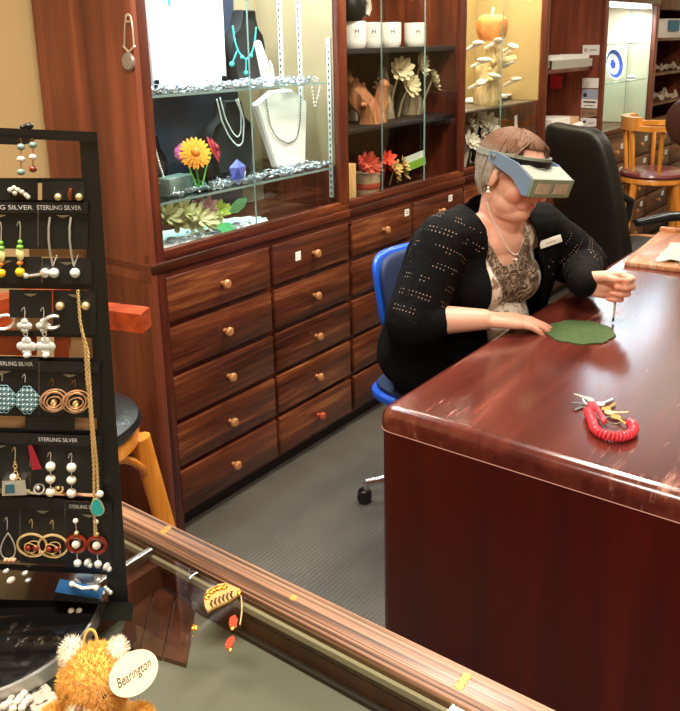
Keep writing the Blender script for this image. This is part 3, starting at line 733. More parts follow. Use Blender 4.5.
def card(label, x0, x1, y0, y1, text=None, tx=None, mat='blackcard', off=.004, header=True, slot=True, grp='black earring cards on the rack', name='earring_card'):
    x0 -= .9; x1 += .9; k = sl((y0 + y1) / 2); f = lambda x, y: (x, y + k * (x - 50))
    o = rk((x0 + x1) / 2, y1, off)
    c = thing(name, o, label, 'card', grp)
    rpoly(MB(), [f(x0, y0), f(x1, y0), f(x1, y1), f(x0, y1)], off + .0012, off).build('card_body', M[mat], c)
    if header:
        h = rpoly(MB(), [f(x0, y0), f(x1, y0), f(x1 - .5, y0 + 11), f(x0 + .5, y0 + 11)], off + .004, off + .0012).build('folded_header', M[mat], c)
        if text:
            a, bx = tx; o = rk(*f((a + bx) / 2, y0 + 5.5), off + .0042)
            uu = (rk(*f(bx, y0 + 5.5)) - rk(*f(a, y0 + 5.5))).normalized(); vv = (V((0, 0, 1)) - uu * uu.z).normalized()
            MB().text(text, o, uu, vv, 3.9 * PX, .0002, (bx - a) * PX).build('silver_lettering', M['text'], h)
    if slot:
        xm = (x0 + x1) / 2; yy = y0 + (14 if header else 5)
        b = rpoly(MB(), [f(xm - 7, yy - 1), f(xm + 7, yy - 1), f(xm + 3, yy + 1), f(xm, yy + 2), f(xm - 3, yy + 1)], off + .0016, off + .0012); b.build('hang_slot', M['steel'], c)
    return c
SS = 'STERLING SILVER'
card('black earring card behind the yellow beaded earring, headed in silver print', -38, 37, 202, 249, SS, (-27, 28))
card('black earring card with two long curved silver hooks, headed in silver print', 39, 87, 202, 249, SS, (40, 78))
card('plain black card behind the silver dumbbell', -30, 41, 257, 284, None, None, header=False)
card('plain black card behind the two crystal balls', 43, 91, 258, 284, None, None, header=False)
card('black card holding the silver flower drop earrings', 10, 51, 290, 318, None, None, header=False)
card('black card holding the gold ball studs, gold chain in front', 54, 95, 290, 334, None, None, header=False)
card('black earring card behind the blue lattice earrings, headed in silver print', -30, 38, 359, 417, SS, (-3, 31))
card('black earring card behind the gold spiral hoops', 40, 99, 361, 417, None, None)
card('small black card under the gold spiral hoops', 26, 74, 416, 430, None, None, header=False, slot=False)
card('black earring card behind the gold chain drop earring', -30, 29, 434, 490, None, None)
card('black earring card with triple pearl drops, headed in silver print', 31, 101, 434, 492, SS, (40, 76), slot=False)
card('black card behind the silver teardrop earring', -25, 19, 499, 562, None, None, slot=False)
card('black earring card with red-centred gold hoops', 21, 64, 498, 564, None, None)
card('black earring card with red ring and pearl earrings', 66, 111, 500, 566, SS, (70, 100))
card('low black box card under the top rail with a pearl cluster', -30, 37, 179, 200, None, None, header=False, slot=False)
card('low black box card under the top rail with a copper spring', 43, 84, 181, 200, None, None, header=False, slot=False)
M['kraft'] = P('tan kraft card', '#c8a078', .7, var=.1); M['kraftred'] = P('rust card', '#a84a20', .6, var=.2)
K = 'tan cards behind the black cards'
for lab, x0, x1, y0, y1, m_ in (('tan card strip behind the long silver hooks', 30, 91, 246, 257, 'kraft'), ('tan card strip behind the silver flower drops', 14, 56, 312, 332, 'kraft'), ('rust card strip low behind the silver flower drops', -20, 36, 337, 356, 'kraftred'), ('rust card strip beside the gold chain', 55, 70, 334, 357, 'kraftred'), ('tan card strip behind the gold chain under the studs', 70, 96, 334, 357, 'kraft'), ('tan card corner beneath the gold spiral hoops', 75, 101, 414, 430, 'kraft'), ('brown card corner beneath the blue lattice earrings', -20, 24, 414, 432, 'kraft'), ('tan card corner right of the triple pearl drops', 88, 104, 446, 470, 'kraft')):
    card(lab, x0, x1, y0, y1, None, None, m_, -.004, False, False, K, 'kraft_card')
# --- earrings
M['yellow'] = P('yellow bead', '#f0c818', .3, coat=.4); M['paleyel'] = P('pale yellow bead', '#f0e6a0', .3, coat=.4); M['lime'] = P('green bead', '#70b030', .3, coat=.4); M['amber'] = P('orange bead', '#e07818', .3, coat=.4)
M['crystal'] = P('crystal', '#d0d4d0', .08, coat=.6, var=.3, vscale=400); M['aqua'] = P('aqua crystal', '#7aa8b4', .15, coat=.5, var=.35, vscale=300); M['teal'] = P('turquoise stone', '#28a8a8', .35, var=.2, vscale=120); M['redglass'] = P('red brown glass', '#7a2412', .15, coat=.6); M['sage'] = P('sage stone bead', '#7a9488', .4, var=.2, vscale=100)
def er(label, x, y, grp): return thing('earring', rk(x, y, .006), label, 'earring', grp)
def hook(par, x, y, m='silver', h=10, off=.007):
    b = MB(); b.tube(smooth([rk(x - 3, y - h + 6, off - .003), rk(x - 2.6, y - h + 2, off), rk(x, y - h, off + .002), rk(x + .8, y - h + 3, off + .002), rk(x, y, off)], 1), .0006, 6); b.build('ear_hook', M[m], par)
def beads(label, x, y, lst, grp, m='silver', h=10, off=.008):
    e = er(label, x, y, grp); hook(e, x, y, m, h, off); last = y
    for dy, rx, ry, mt, nm in lst:
        MB().sph(rk(x, y + dy, off), (rx * PX, rx * PX, ry * PX), None, 12, 8).build(nm, M[mt], e); last = y + dy
    MB().tube([rk(x, y, off), rk(x, last, off)], .0005, 5).build('wire', M[m], e)
    return e
def torus(b, c, n, up, R, r, seg=24, k=6, sq=1.0, rot=0):
    n = V(n).normalized(); F_ = frame(n, V(up)); pts = [V(c) + F_ @ V((R * sq * math.cos(a) * math.cos(rot) - R * math.sin(a) * math.sin(rot), R * sq * math.cos(a) * math.sin(rot) + R * math.sin(a) * math.cos(rot), 0)) for a in [2 * PI * i / seg for i in range(seg)]]
    return b.tube(pts, r, k, True)
YB_ = [(2, 2.2, 2.2, 'lime', 'green_bead'), (7, 3.2, 2.6, 'lime', 'green_bead'), (14, 3.4, 6.5, 'paleyel', 'pale_bead'), (23, 2.8, 2.2, 'amber', 'orange_bead'), (32, 4.2, 4.2, 'yellow', 'yellow_bead')]
beads('green, pale yellow, orange and yellow beaded earring hanging whole on the rack', 20, 240, YB_, 'yellow beaded earrings', h=20)
beads('yellow beaded earring cut by the left edge of the photo', 1, 241, YB_, 'yellow beaded earrings', h=20)
g = 'long curved silver hook earrings'
for lab, x in (('left of the two long curved silver hook earrings with a crystal ball', 50), ('right of the two long curved silver hook earrings with a crystal ball', 71)):
    e = er(lab, x, 250, g)
    MB().tube(smooth([rk(x, 217, .007), rk(x - 1.8, 225, .010), rk(x - 1.6, 240, .011), rk(x, 255, .008), rk(x + 3, 266, .007)], 1), .0011, 6).build('curved_hook', M['silver'], e)
    MB().tube([rk(x + 7, 255, .007), rk(x + 3, 266, .007)], .0006, 5).build('link', M['silver'], e)
    MB().sph(rk(x + 4, 273, .009), 4.6 * PX, None, 12, 8).build('crystal_ball', M['crystal'], e)
b = MB(); b.tube([rk(28, 276, .008), rk(46, 274, .008)], .0016, 8); b.sph(rk(45, 273, .009), 4.6 * PX).sph(rk(26, 276, .008), 2.6 * PX); tag(b.build('barbell', M['silver']), 'silver dumbbell-shaped piece beside the crystal balls', 'jewellery')
for x, lab in ((60, 'left gold ball stud on the rack'), (85.5, 'right gold ball stud on the rack, beside the long chain')):
    e = er(lab, x, 306, 'gold ball studs'); MB().sph(rk(x, 306, .009), 3.9 * PX).build('gold_ball', M['gold'], e); MB().cyl(rk(x, 306, .004), rk(x, 306, .009), .0008).build('stud_pin', M['gold'], e)
def quat(b, x, y, r, off=.008):
    for k in range(4):
        a = k * PI / 2; b.sph(rk(x + r * .62 * math.cos(a), y + r * .62 * math.sin(a), off), (r * .52 * PX, .0016, r * .52 * PX), frame(V((0, 0, 1)), RU), 10, 8)
    b.sph(rk(x, y, off), (r * .5 * PX, .0022, r * .5 * PX), frame(V((0, 0, 1)), RU), 10, 8); return b
for lab, x in (('left silver flower drop earring on the rack', 24.5), ('right silver flower drop earring on the rack', 43.5)):
    e = er(lab, x, 330, 'silver flower drop earrings'); hook(e, x, 320, h=14)
    quat(MB(), x, 326, 6.5).build('small_flower', M['crystal'], e)
    b = MB(); torus(b, rk(x + 1, 334, .008), RN, (0, 0, 1), .0022, .0005, 12, 5); torus(b, rk(x + 1.5, 338, .008), RU, (0, 0, 1), .002, .0005, 12, 5); b.build('link', M['silver'], e)
    quat(MB(), x + 2, 346.5, 8.5).build('large_flower', M['crystal'], e)
    MB().sph(rk(x + 3, 355, .009), (4.2 * PX, .003, 2.6 * PX)).build('bottom_bead', M['crystal'], e)
for lab, x, y, r_ in (('silver hoop earring cut by the left edge beside the flower drops', 4, 322, 9), ('silver hoop earring between the flower drops and gold studs', 53, 322, 8)):
    e = er(lab, x, y, 'silver hoop earrings'); b = MB(); torus(b, rk(x, y, .007), (RN + RU * .6), (0, 0, 1), r_ * PX, .0018, 24, 7, .7); b.build('hoop', M['silver'], e)
# blue lattice diamonds
for lab, x, y in (('left blue crystal lattice earring, cut by the left edge', 4, 399), ('right blue crystal lattice earring beside the gold spirals', 27, 400)):
    e = er(lab, x, y, 'blue crystal lattice earrings'); hook(e, x - 2, y - 18, h=9)
    b = MB(); b2 = MB()
    for i in range(-3, 4):
        for j in range(-3, 4):
            if abs(i) + abs(j) > 5: continue
            cx = x + (i - j) * 2.15; cy = y + (i + j) * 2.35
            torus(b, rk(cx, cy, .008), RN, (0, 0, 1), 2.2 * PX, .00042, 8, 4)
            if (i + j) % 2 == 0: b2.sph(rk(cx, cy, .009), .9 * PX, None, 8, 6)
    b.build('lattice', M['aqua'], e); b2.build('crystals', M['crystal'], e)
for lab, x, y in (('left gold spiral hoop earring on the rack', 54, 400.5), ('right gold spiral hoop earring crossed by the long chain', 76, 401.5)):
    e = er(lab, x, y, 'gold spiral hoop earrings'); hook(e, x - 1, y - 15, 'copper', 8)
    b = MB()
    for r_, sq, ro, off in ((12.5, .86, .35, .008), (11.2, .72, -.3, .0095), (9.4, .9, .9, .011), (6.4, .8, .2, .010)): torus(b, rk(x, y + (12.5 - r_) * .2, off), (RN + RU * .15), (0, 0, 1), r_ * PX, .0009, 28, 6, sq, ro)
    b.build('spiral_wires', M['rosegold'] if 'rosegold' in M else M.setdefault('rosegold', P('rose gold', '#e8bc98', .3, .8)), e)
    MB().sph(rk(x, y + 2, .008), (3.6 * PX, .002, 3.6 * PX)).build('gold_disc', M['gold'], e)
for lab, x in (('left triple pearl drop earring on the rack', 50.5), ('right triple pearl drop earring on the rack', 71.5)):
    d = 1 if x > 60 else 0
    beads(lab, x, 459 + d, [(7.5, 4.7, 4.7, 'pearl', 'pearl'), (20, 4.7, 4.3, 'pearl', 'pearl'), (33, 4.7, 4.7, 'pearl', 'pearl')], 'triple pearl drop earrings', h=8)
e = er('gold chain drop earring with a pearl at the left of the rack', 15, 465, 'gold chain drop earrings'); hook(e, 15, 460, 'gold', 14)
b = MB()
for k in range(7): torus(b, rk(15 + k * .7 * (1 if k > 3 else .3), 463 + k * 3.3, .008), RN if k % 2 else RU, (0, 0, 1), 1.9 * PX, .0005, 10, 5)
b.build('chain', M['gold'], e); MB().sph(rk(13, 477, .009), 3.2 * PX).build('pearl', M['pearl'], e)
M['crimson'] = P('crimson enamel', '#a01830', .3, coat=.5)
b = MB(); rpoly(b, [(28, 446), (32, 445), (42, 469), (32, 470)], .012, .008); tag(b.build('red_stick', M['crimson']), 'crimson tapered stick pendant on the rack left of the pearl drops', 'pendant')
b = MB(); torus(b, rk(39, 489, .008), (RN + V((0, 0, .7))), RU, 4.6 * PX, .001, 20, 6); b.sph(rk(38, 488, .009), 2.2 * PX); tag(b.build('ring', M['silver']), 'small silver ring under the crimson stick', 'ring')
b = MB(); torus(b, rk(59, 489, .006), (RN + V((0, 0, .7))), RU, 3.6 * PX, .0012, 20, 6); b.sph(rk(58, 488, .007), 1.8 * PX); tag(b.build('ring', M['gold']), 'small gold ring behind the left pearl drop', 'ring')
bx = thing('jewel_box', rk(14, 494, .008), 'small silver box charm with a blue inset at the left of the rack', 'charm')
rpoly(MB(), [(2, 481), (25, 480), (27, 495), (2, 496)], .014, .004).build('box_body', M['silver'], bx); rpoly(MB(), [(5, 485), (14, 484), (15, 493), (5, 494)], .0148, .014).build('blue_inset', P('slate blue enamel', '#3a6878', .3), bx)
e = er('silver wire teardrop earring with a stone at its foot', 8, 545, 'silver teardrop earrings'); hook(e, 7, 530, h=14)
MB().tube([rk(8 + 9.5 * math.sin(a) * math.sin(a / 2) ** 1, 546 - 13 * math.cos(a), .008) for a in [2 * PI * k / 28 for k in range(28)]], .0008, 6, True).build('teardrop_wire', M['silver'], e)
b = MB(); 
for k in range(3): b.sph(rk(6 + 4 * k, 560, .009), (2.6 * PX, .002, 2.2 * PX))
b.build('stone', M['kraft'], e)
for lab, x, y in (('left gold hoop earring with red beads and wire loops', 32, 545), ('right gold hoop earring with red beads and wire loops', 53, 546)):
    e = er(lab, x, y, 'gold hoops with red beads'); hook(e, x, y - 17, 'gold', 10)
    b = MB(); torus(b, rk(x, y, .008), RN, (0, 0, 1), 14 * PX, .0014, 32, 7, .86); b.build('hoop', M['gold'], e)
    b = MB(); torus(b, rk(x, y + 2, .009), RN, (0, 0, 1), 8 * PX, .0006, 20, 5, .7, .6); torus(b, rk(x, y + 4, .01), RN, (0, 0, 1), 8 * PX, .0006, 20, 5, .6, -.7); b.build('wire_loops', M['gold'], e)
    b = MB()
    for dx in (-4, 4): b.sph(rk(x + dx, y + 3, .009), 3.2 * PX)
    b.build('red_beads', M['redglass'], e)
for lab, x, y in (('left red glass ring earring framing a pearl', 76.5, 544), ('right red glass ring earring framing a pearl, under the long chain', 97, 545)):
    e = er(lab, x, y, 'red ring and pearl earrings')
    MB().sph(rk(x - 1, y - 23, .008), 2.6 * PX).build('stud', M['pearl'], e); MB().tube([rk(x - 1, y - 22, .008), rk(x, y - 12, .008)], .0007, 5).build('link', M['silver'], e)
    b = MB(); torus(b, rk(x, y, .008), RN, (0, 0, 1), 8.3 * PX, .0026, 24, 8); b.build('glass_ring', M['redglass'], e)
    MB().sph(rk(x, y - 11, .009), (2.6 * PX, .0025, 2 * PX)).build('gold_cap', M['gold'], e)
    MB().sph(rk(x, y, .008), (5 * PX, .004, 4.6 * PX)).build('pearl', M['pearl'], e)
    MB().sph(rk(x + 1, y + 19, .009), 4 * PX, None, 8, 6).build('crystal_drop', M['crystal'], e); MB().tube([rk(x, y + 9, .008), rk(x + 1, y + 16, .008)], .0006, 5).build('wire', M['silver'], e)
for lab, x, y in (('clear crystal piece between the red ring earrings', 88, 562), ('clear crystal piece beside the right post of the rack', 107, 566)):
    b = MB(); b.sph(rk(x, y, .006), (5 * PX, .003, 4 * PX), None, 8, 5).sph(rk(x + 2, y + 3, .006), 3 * PX, None, 8, 5); tag(b.build('crystal_stone', M['crystal']), lab, 'crystal', 'crystals low on the rack')
for x, y, m_, lab in ((6, 571, 'silver', 'silver stud at the far left of the lowest bar'), (11, 580, 'pearl', 'cream pearl stud below the lowest bar'), (25, 573, 'silver', 'silver stud right of the cream pearl stud'), (28, 580, 'silver', 'small silver tube bead under the lowest bar'), (99, 579, 'silver', 'silver stud above the blue box')):
    MBx = MB(); MBx.sph(rk(x, y, .008), (4.6 * PX if m_ == 'pearl' else 3.4 * PX, .003, 3.4 * PX if m_ == 'pearl' else 2 * PX)); tag(MBx.build('stud_earring', M[m_]), lab, 'earring', 'studs on the lowest bar')
# top pieces with sage beads
for lab, x, y in (('left sage and pearl bead earring over the top rail', 21, 142), ('right sage and pearl bead earring over the top rail', 33, 142)):
    beads(lab, x, y, [(5 if x < 30 else 3, 3.4, 3, 'sage', 'sage_bead'), (17 if x < 30 else 15, 3.4, 2.8, 'pearl', 'pearl'), (30 if x < 30 else 27, 3.4, 3, 'sage' if x < 30 else 'redglass', 'sage_bead' if x < 30 else 'brown_bead')], 'sage bead earrings', 'copper', 5, .014)
b = MB(); b.sph(rk(29, 126, 0), (4 * PX, .004, 3 * PX)).sph(rk(23, 127, 0), (3 * PX, .003, 2 * PX)); tag(b.build('bead_clip', M['black']), 'dark bead clip sitting on top of the rack', 'bead')
b = MB()
for k, (x, y) in enumerate(((10, 190), (14, 188), (18, 190), (22, 192), (26, 195), (28, 197), (15, 193))): b.sph(rk(x, y, .008), 2.2 * PX)
tag(b.build('pearl_cluster', M['pearl']), 'cluster of small pearls in the box under the top rail', 'pearls')
b = MB(); b.tube([rk(70 + 2.4 * math.cos(k * .9), 188 + k * .32, .009 + .0026 * math.sin(k * .9)) for k in range(40)], .0006, 5); tag(b.build('copper_spring', M['copper']), 'coiled copper spring earring under the top rail', 'earring')
for x, lab in ((58, 'gold ball earring left of the copper spring'), (79, 'gold ball earring right of the copper spring')): tag(MB().sph(rk(x, 197, .009), 3.2 * PX).build('ball_earring', M['gold']), lab, 'earring', 'gold balls beside the copper spring')
# long gold chain with turquoise drop
nk = thing('long_necklace', rk(96, 535, .012), 'long doubled gold chain necklace with turquoise drop hanging down the rack', 'necklace')
def chain(b, pts, R=.0017, r=.0005, step=.0026):
    pts = [V(p) for p in pts]; L = sum((q - p).length for p, q in zip(pts, pts[1:])); n = max(4, int(L / step)); ps_ = resample(pts, n)
    for i in range(n):
        tdir = (ps_[min(i + 1, n - 1)] - ps_[max(i - 1, 0)]).normalized(); sd = tdir.orthogonal() if abs(tdir.dot(RN)) > .9 else tdir.cross(RN).normalized()
        nn = sd if i % 2 else tdir.cross(sd); F_ = frame(nn, tdir)
        b.tube([ps_[i] + F_ @ V((R * 1.25 * math.cos(a), R * .8 * math.sin(a), 0)) for a in [2 * PI * k / 8 for k in range(8)]], r, 5, True)
    return b
b = MB(); chain(b, [rk(78, 292, .013), rk(80, 320, .014), rk(85, 345, .014), rk(87, 380, .015), rk(91, 420, .015), rk(94, 470, .014), rk(94, 500, .014), rk(95, 534, .014)])
chain(b, [rk(82, 330, .014), rk(88, 352, .015), rk(90, 385, .016), rk(93, 425, .016), rk(97, 465, .015), rk(98, 492, .015)])
b.build('gold_chain', M['gold'], nk)
c = rk(97.5, 506, .016); b = MB(); b.prism([(.0062 * math.sin(a) * (1 - .35 * math.cos(a)), .010 * math.cos(a)) for a in [2 * PI * k / 24 for k in range(24)]], c, RU, V((0, 0, 1)), RN * .003); b.build('turquoise_drop', M['teal'], nk)
b = MB(); b.tube([c + RU * .0066 * math.sin(a) * (1 - .35 * math.cos(a)) + V((0, 0, .0104 * math.cos(a))) + RN * .0015 for a in [2 * PI * k / 24 for k in range(24)]], .0009, 6, True); b.build('silver_bezel', M['gold'], nk)
MB().sph(rk(100, 494, .016), 3.4 * PX).build('pearl', M['pearl'], nk)
# blue box with a silver charm on the foot
bl = thing('blue_card_box', rk(78, 606, .02), 'small blue box on the rack foot with a white charm on it', 'box')
M['bluecard'] = P('sky blue card', '#3a80c8', .4, var=.25, vscale=60)
rpoly(MB(), [(60, 579), (105, 588), (100, 599), (55, 592)], .022, .016).build('blue_face', M['bluecard'], bl)
rpoly(MB(), [(54, 592), (100, 599), (99, 604), (53, 600)], .027, .01).build('dark_edge', M['black'], bl)
b = MB(); b.tube([rk(72, 584, .024), rk(82, 588, .025), rk(96, 587, .024)], .0018, 8); b.sph(rk(72, 584, .024), .0033).sph(rk(96, 588, .024), .0033); tag(b.build('white_charm', M['pearl']), 'white bone-shaped charm lying on the blue box', 'charm')
b = MB()
for k in range(12): b.sph(rk(84 + k * 2.4, 588 + (k % 3) * 2.2, .01), .0028, None, 8, 6)
b.tube([rk(75, 579, .01), rk(80, 584, .01)], .002, 6); tag(b.build('silver_bracelet', M['silver']), 'silver beaded bracelet behind the blue box', 'bracelet')
for x, lab in ((71, 'left white pearl stud under the blue box'), (79, 'right white pearl stud under the blue box')): tag(MB().sph(rk(x, 611, .02), 3.2 * PX).build('stud_earring', M['pearl']), lab, 'earring', 'pearl studs under the blue box')
# ---------------------------------------------------------------- things in the jewellery case
S1, S2, DK = 1.458, 1.128, .955
def xa(px, py, Y): return onY(px, py, Y).x
# white framed picture leaning at the back of the upper shelf
Yp = 2.24; x0, x1 = xa(153, 78, Yp), xa(227, 80, Yp)
pf = thing('picture_frame', ((x0 + x1) / 2, Yp, S1), 'bright white framed sheet standing on the upper glass shelf', 'picture')
b = MB()
for a, c in (((x0, Yp, S1), (x1, Yp + .02, S1 + .035)), ((x0, Yp, S1 + .46), (x1, Yp + .02, S1 + .495)), ((x0, Yp, S1), (x0 + .03, Yp + .02, S1 + .495)), ((x1 - .03, Yp, S1), (x1, Yp + .02, S1 + .495))): b.bb(a, c, .003)
b.build('frame_moulding', P('white frame', '#dcecf0', .4), pf)
MB().bb((x0 + .028, Yp + .008, S1 + .03), (x1 - .028, Yp + .014, S1 + .47)).build('sheet', P('bright white sheet', '#f8fafa', .5), pf)
b = MB(); tm = onY(169, 2, Yp + .006); b.prism([(0, .02), (.008, .005), (.006, -.02), (-.002, -.012), (-.01, .01)], tm, V((1, 0, 0)), V((0, 0, 1)), (0, -.001, 0)); b.build('teal_mark', M['teal'], pf)
b = MB()
for x, y in ((213, 70), (216, 68), (216, 71.5), (219, 66), (219, 70)): b.box(onY(x, y, Yp + .0065), (.006, .001, .004))
b.build('print', M['darktext'], pf)
def bust(name, x, y, z, h, w, mat, lab, cat, lean=0):
    t_ = thing(name, (x, y, z), lab, cat, 'necklace busts in the jewellery case')
    b = MB(); k = h
    out = [(-.36, 0), (.36, 0), (.44, .3), (.5, .5), (.42, .66), (.26, .76), (.2, .9), (.17, 1), (-.17, 1), (-.2, .9), (-.26, .76), (-.42, .66), (-.5, .5), (-.44, .3)]
    n = len(out); rings = []
    for dy, sc in ((-.022, .9), (-.03, .97), (-.02, 1), (.02, 1), (.03, .94)):
        rings.append([b.bm.verts.new(V((x + p[0] * w * sc, y + dy + lean * p[1] * h - .02 * (1 - abs(p[0]) * 1.6), z + (p[1] - .5) * h * sc + .5 * h - (1 - sc) * h * .0))) for p in out])
    for r1, r2 in zip(rings, rings[1:]):
        for i in range(n): b.bm.faces.new((r1[i], r1[(i + 1) % n], r2[(i + 1) % n], r2[i]))
    b.bm.faces.new(rings[0][::-1]); b.bm.faces.new(rings[-1])
    zmin = min(v.co.z for v in b.bm.verts)
    for v in b.bm.verts: v.co.z += z - zmin
    b.build('bust_form', mat, t_, 50); return t_
velvet = P('black velvet', '#09090b', .85); whitevel = P('white leatherette', '#f4f6f4', .5)
Yb = 2.26; bx_ = xa(243, 60, Yb)
bust('necklace_bust', bx_, Yb, S1, .27, .19, velvet, 'black bust wearing the turquoise necklace on the upper glass shelf', 'necklace bust')
def strand(name, pts, r, m, lab, cat='necklace', grp=None, step=None, drops=None, wire=False):
    pts = smooth(resample(pts, 40), 2); t_ = thing(name, pts[len(pts) // 2], lab, cat, grp)
    b = MB(); L = sum((q - p).length for p, q in zip(pts, pts[1:])); n = int(L / (step or r * 2.1))
    for p in resample(pts, max(n, 3)): b.sph(p, r, None, 8, 6)
    b.build('beads', m, t_)
    if drops:
        for a, c, rr in drops:
            d = MB(); d.tube([a, c], r * .6, 6); d.sph(c, rr, None, 10, 8); d.build('drop', m, t_)
    return t_
Yn = Yb - .062; q = lambda x, y, Y=None: onY(x, y, Y or Yn)
M['turq'] = P('turquoise beads', '#30b8b0', .3, coat=.3)
strand('turquoise_necklace', [q(233, 27), q(235, 42), q(239, 53), q(246, 60), q(252, 53), q(255, 42), q(256, 28)], .004, M['turq'], 'turquoise bead necklace with long drops on the black bust', drops=((q(237, 51), q(232, 64), .010), (q(246, 59), q(246, 73), .009), (q(241, 55), q(242, 57), .008), (q(250, 55), q(251, 56), .008)))
# white bracelet holder with silver bangles
Yw = 2.12; c0 = onY(262, 55, Yw); bh = thing('bracelet_holder', (c0.x, Yw, S1), 'white leaning bracelet holder with silver bangles on the upper glass shelf', 'jewellery stand')
b = MB(); b.caps(onY(258, 44, Yw), onY(266, 74, Yw), .014, .022); b.lathe([(0, 0), (.03, 0), (.03, .008), (0, .008)], (xa(266, 80, Yw), Yw, S1 + .0005), None, 20); b.caps((xa(266, 76, Yw), Yw, S1 + .005), onY(266, 74, Yw), .012, .02); b.build('holder', whitevel, bh)
for k, (px, py, r_) in enumerate(((266, 66, .034), (269, 70, .038), (272, 70, .034))):
    b = MB(); torus(b, onY(px, py, Yw), (.5 + .2 * k, -.8, .3), (0, 0, 1), r_, .004, 26, 8); tag(b.build('bangle', M['silver']), ('innermost', 'middle', 'outermost')[k] + ' silver bangle on the white bracelet holder', 'bangle', 'silver bangles')
M['glitter'] = P('glittering silver', '#b4bec4', .18, .6, var=.4, vscale=90)
def heap(name, x0, x1, y0, y1, z, n, lab, seed, h=.03):
    rnd = random.Random(seed); b = MB()
    for i in range(n):
        p = V((rnd.uniform(x0, x1), rnd.uniform(y0, y1), z + .003)); t_ = rnd.random()
        if t_ < .45: torus(b, p + V((0, 0, rnd.uniform(.003, h * .6))), (rnd.gauss(0, .6), rnd.gauss(0, .6), 1), (1, .2, 0), rnd.uniform(.006, .02), .0016, 10, 4)
        elif t_ < .85: b.sph(p + V((0, 0, rnd.uniform(0, h * .5))), rnd.uniform(.003, .008), None, 7, 5)
        else: b.box(p + V((0, 0, .006)), (.02, .014, .01), rz(rnd.uniform(0, 3)))
    return tag(b.build(name, M['glitter']), lab, 'jewellery', kind='stuff')
heap('silver_jewellery', xa(160, 90, 2.0), xa(318, 82, 2.0), 1.985, 2.14, S1, 260, 'heap of glittering silver jewellery along the upper glass shelf', 31)
# white bust with a dark beaded necklace on the lower shelf
Yv = 2.06; vb = thing('white_necklace_stand', (xa(290, 165, Yv), Yv, S2), 'tall white necklace stand with a dark bead strand, on the lower glass shelf', 'necklace stand')
px_ = [(277, 168.5), (306, 163.5), (307.5, 101), (297, 96), (293, 89), (272, 91), (268, 98), (256, 104)]
b = MB(); f_ = [onY(x, y, Yv) for x, y in px_]
a = [b.bm.verts.new(p) for p in f_]; c = [b.bm.verts.new(p + V((.005, .035, 0))) for p in f_]; n = len(a); b.bm.faces.new(a); b.bm.faces.new(c[::-1])
for i in range(n): b.bm.faces.new((a[i], c[i], c[(i + 1) % n], a[(i + 1) % n]))
bmesh.ops.bevel(b.bm, geom=list(b.bm.edges), offset=.006, segments=3, affect='EDGES')
zmn = min(v.co.z for v in b.bm.verts)
for v in b.bm.verts: v.co.z += max(0, S2 - zmn) * 1.0
b.build('padded_form', whitevel, vb)
q = lambda x, y: onY(x, y, Yv - .006)
strand('bead_necklace', [q(266, 100), q(270, 125), q(277, 138), q(288, 144), q(297, 139), q(300, 125), q(301, 98)], .0035, P('dark steel beads', '#4a5a58', .3, .6), 'dark bead necklace on the tall white stand', step=.0105)
# black bust under the upper shelf with silver chains
Yk = 2.27; bust('necklace_bust', xa(227, 130, Yk), Yk, S2, .27, .24, velvet, 'black bust with two silver chains under the upper shelf', 'necklace bust')
q = lambda x, y: onY(x, y, Yk - .06)
strand('silver_necklace', [q(217, 100), q(222, 122), q(230, 138), q(238, 147), q(243, 143), q(244, 120), q(238, 99)], .0035, M['silver'], 'outer silver chain on the black bust under the upper shelf', grp='silver chains on the black bust')
strand('silver_necklace', [q(220, 98), q(226, 120), q(233, 133), q(238, 138), q(241, 132), q(241, 112), q(236, 100)], .003, M['silver'], 'inner silver chain on the black bust under the upper shelf', grp='silver chains on the black bust')
bust('necklace_bust', xa(146, 165, 2.12), 2.12, S2, .20, .13, velvet, 'black bust half hidden behind the left stile on the lower shelf', 'necklace bust')
q = lambda x, y: onY(x, y, 2.06)
strand('silver_necklace', [q(152, 134), q(156, 152), q(160, 166), q(164, 178), q(160, 184), q(154, 182)], .004, M['silver'], 'silver bead strand hanging at the left stile above the lower shelf')
for k, (px, py) in enumerate(((312, 94), (320, 92))):
    e = thing('drop_earring', onY(px, 108, 2.0), ('left' if k == 0 else 'right') + ' silver drop earring hanging under the upper shelf near the slotted strip', 'earring', 'silver drops under the upper shelf')
    b = MB()
    for j in range(6): b.sph(onY(px + (j * .5 if k == 0 else -j * .9), 88 + j * 3.6, 2.0), .0042, None, 8, 6)
    b.tube([onY(px, 84.5, 2.0), onY(px + (2.5 if k == 0 else -4.5), 106, 2.0)], .0012, 5); b.build('bead_drop', M['silver'], e)
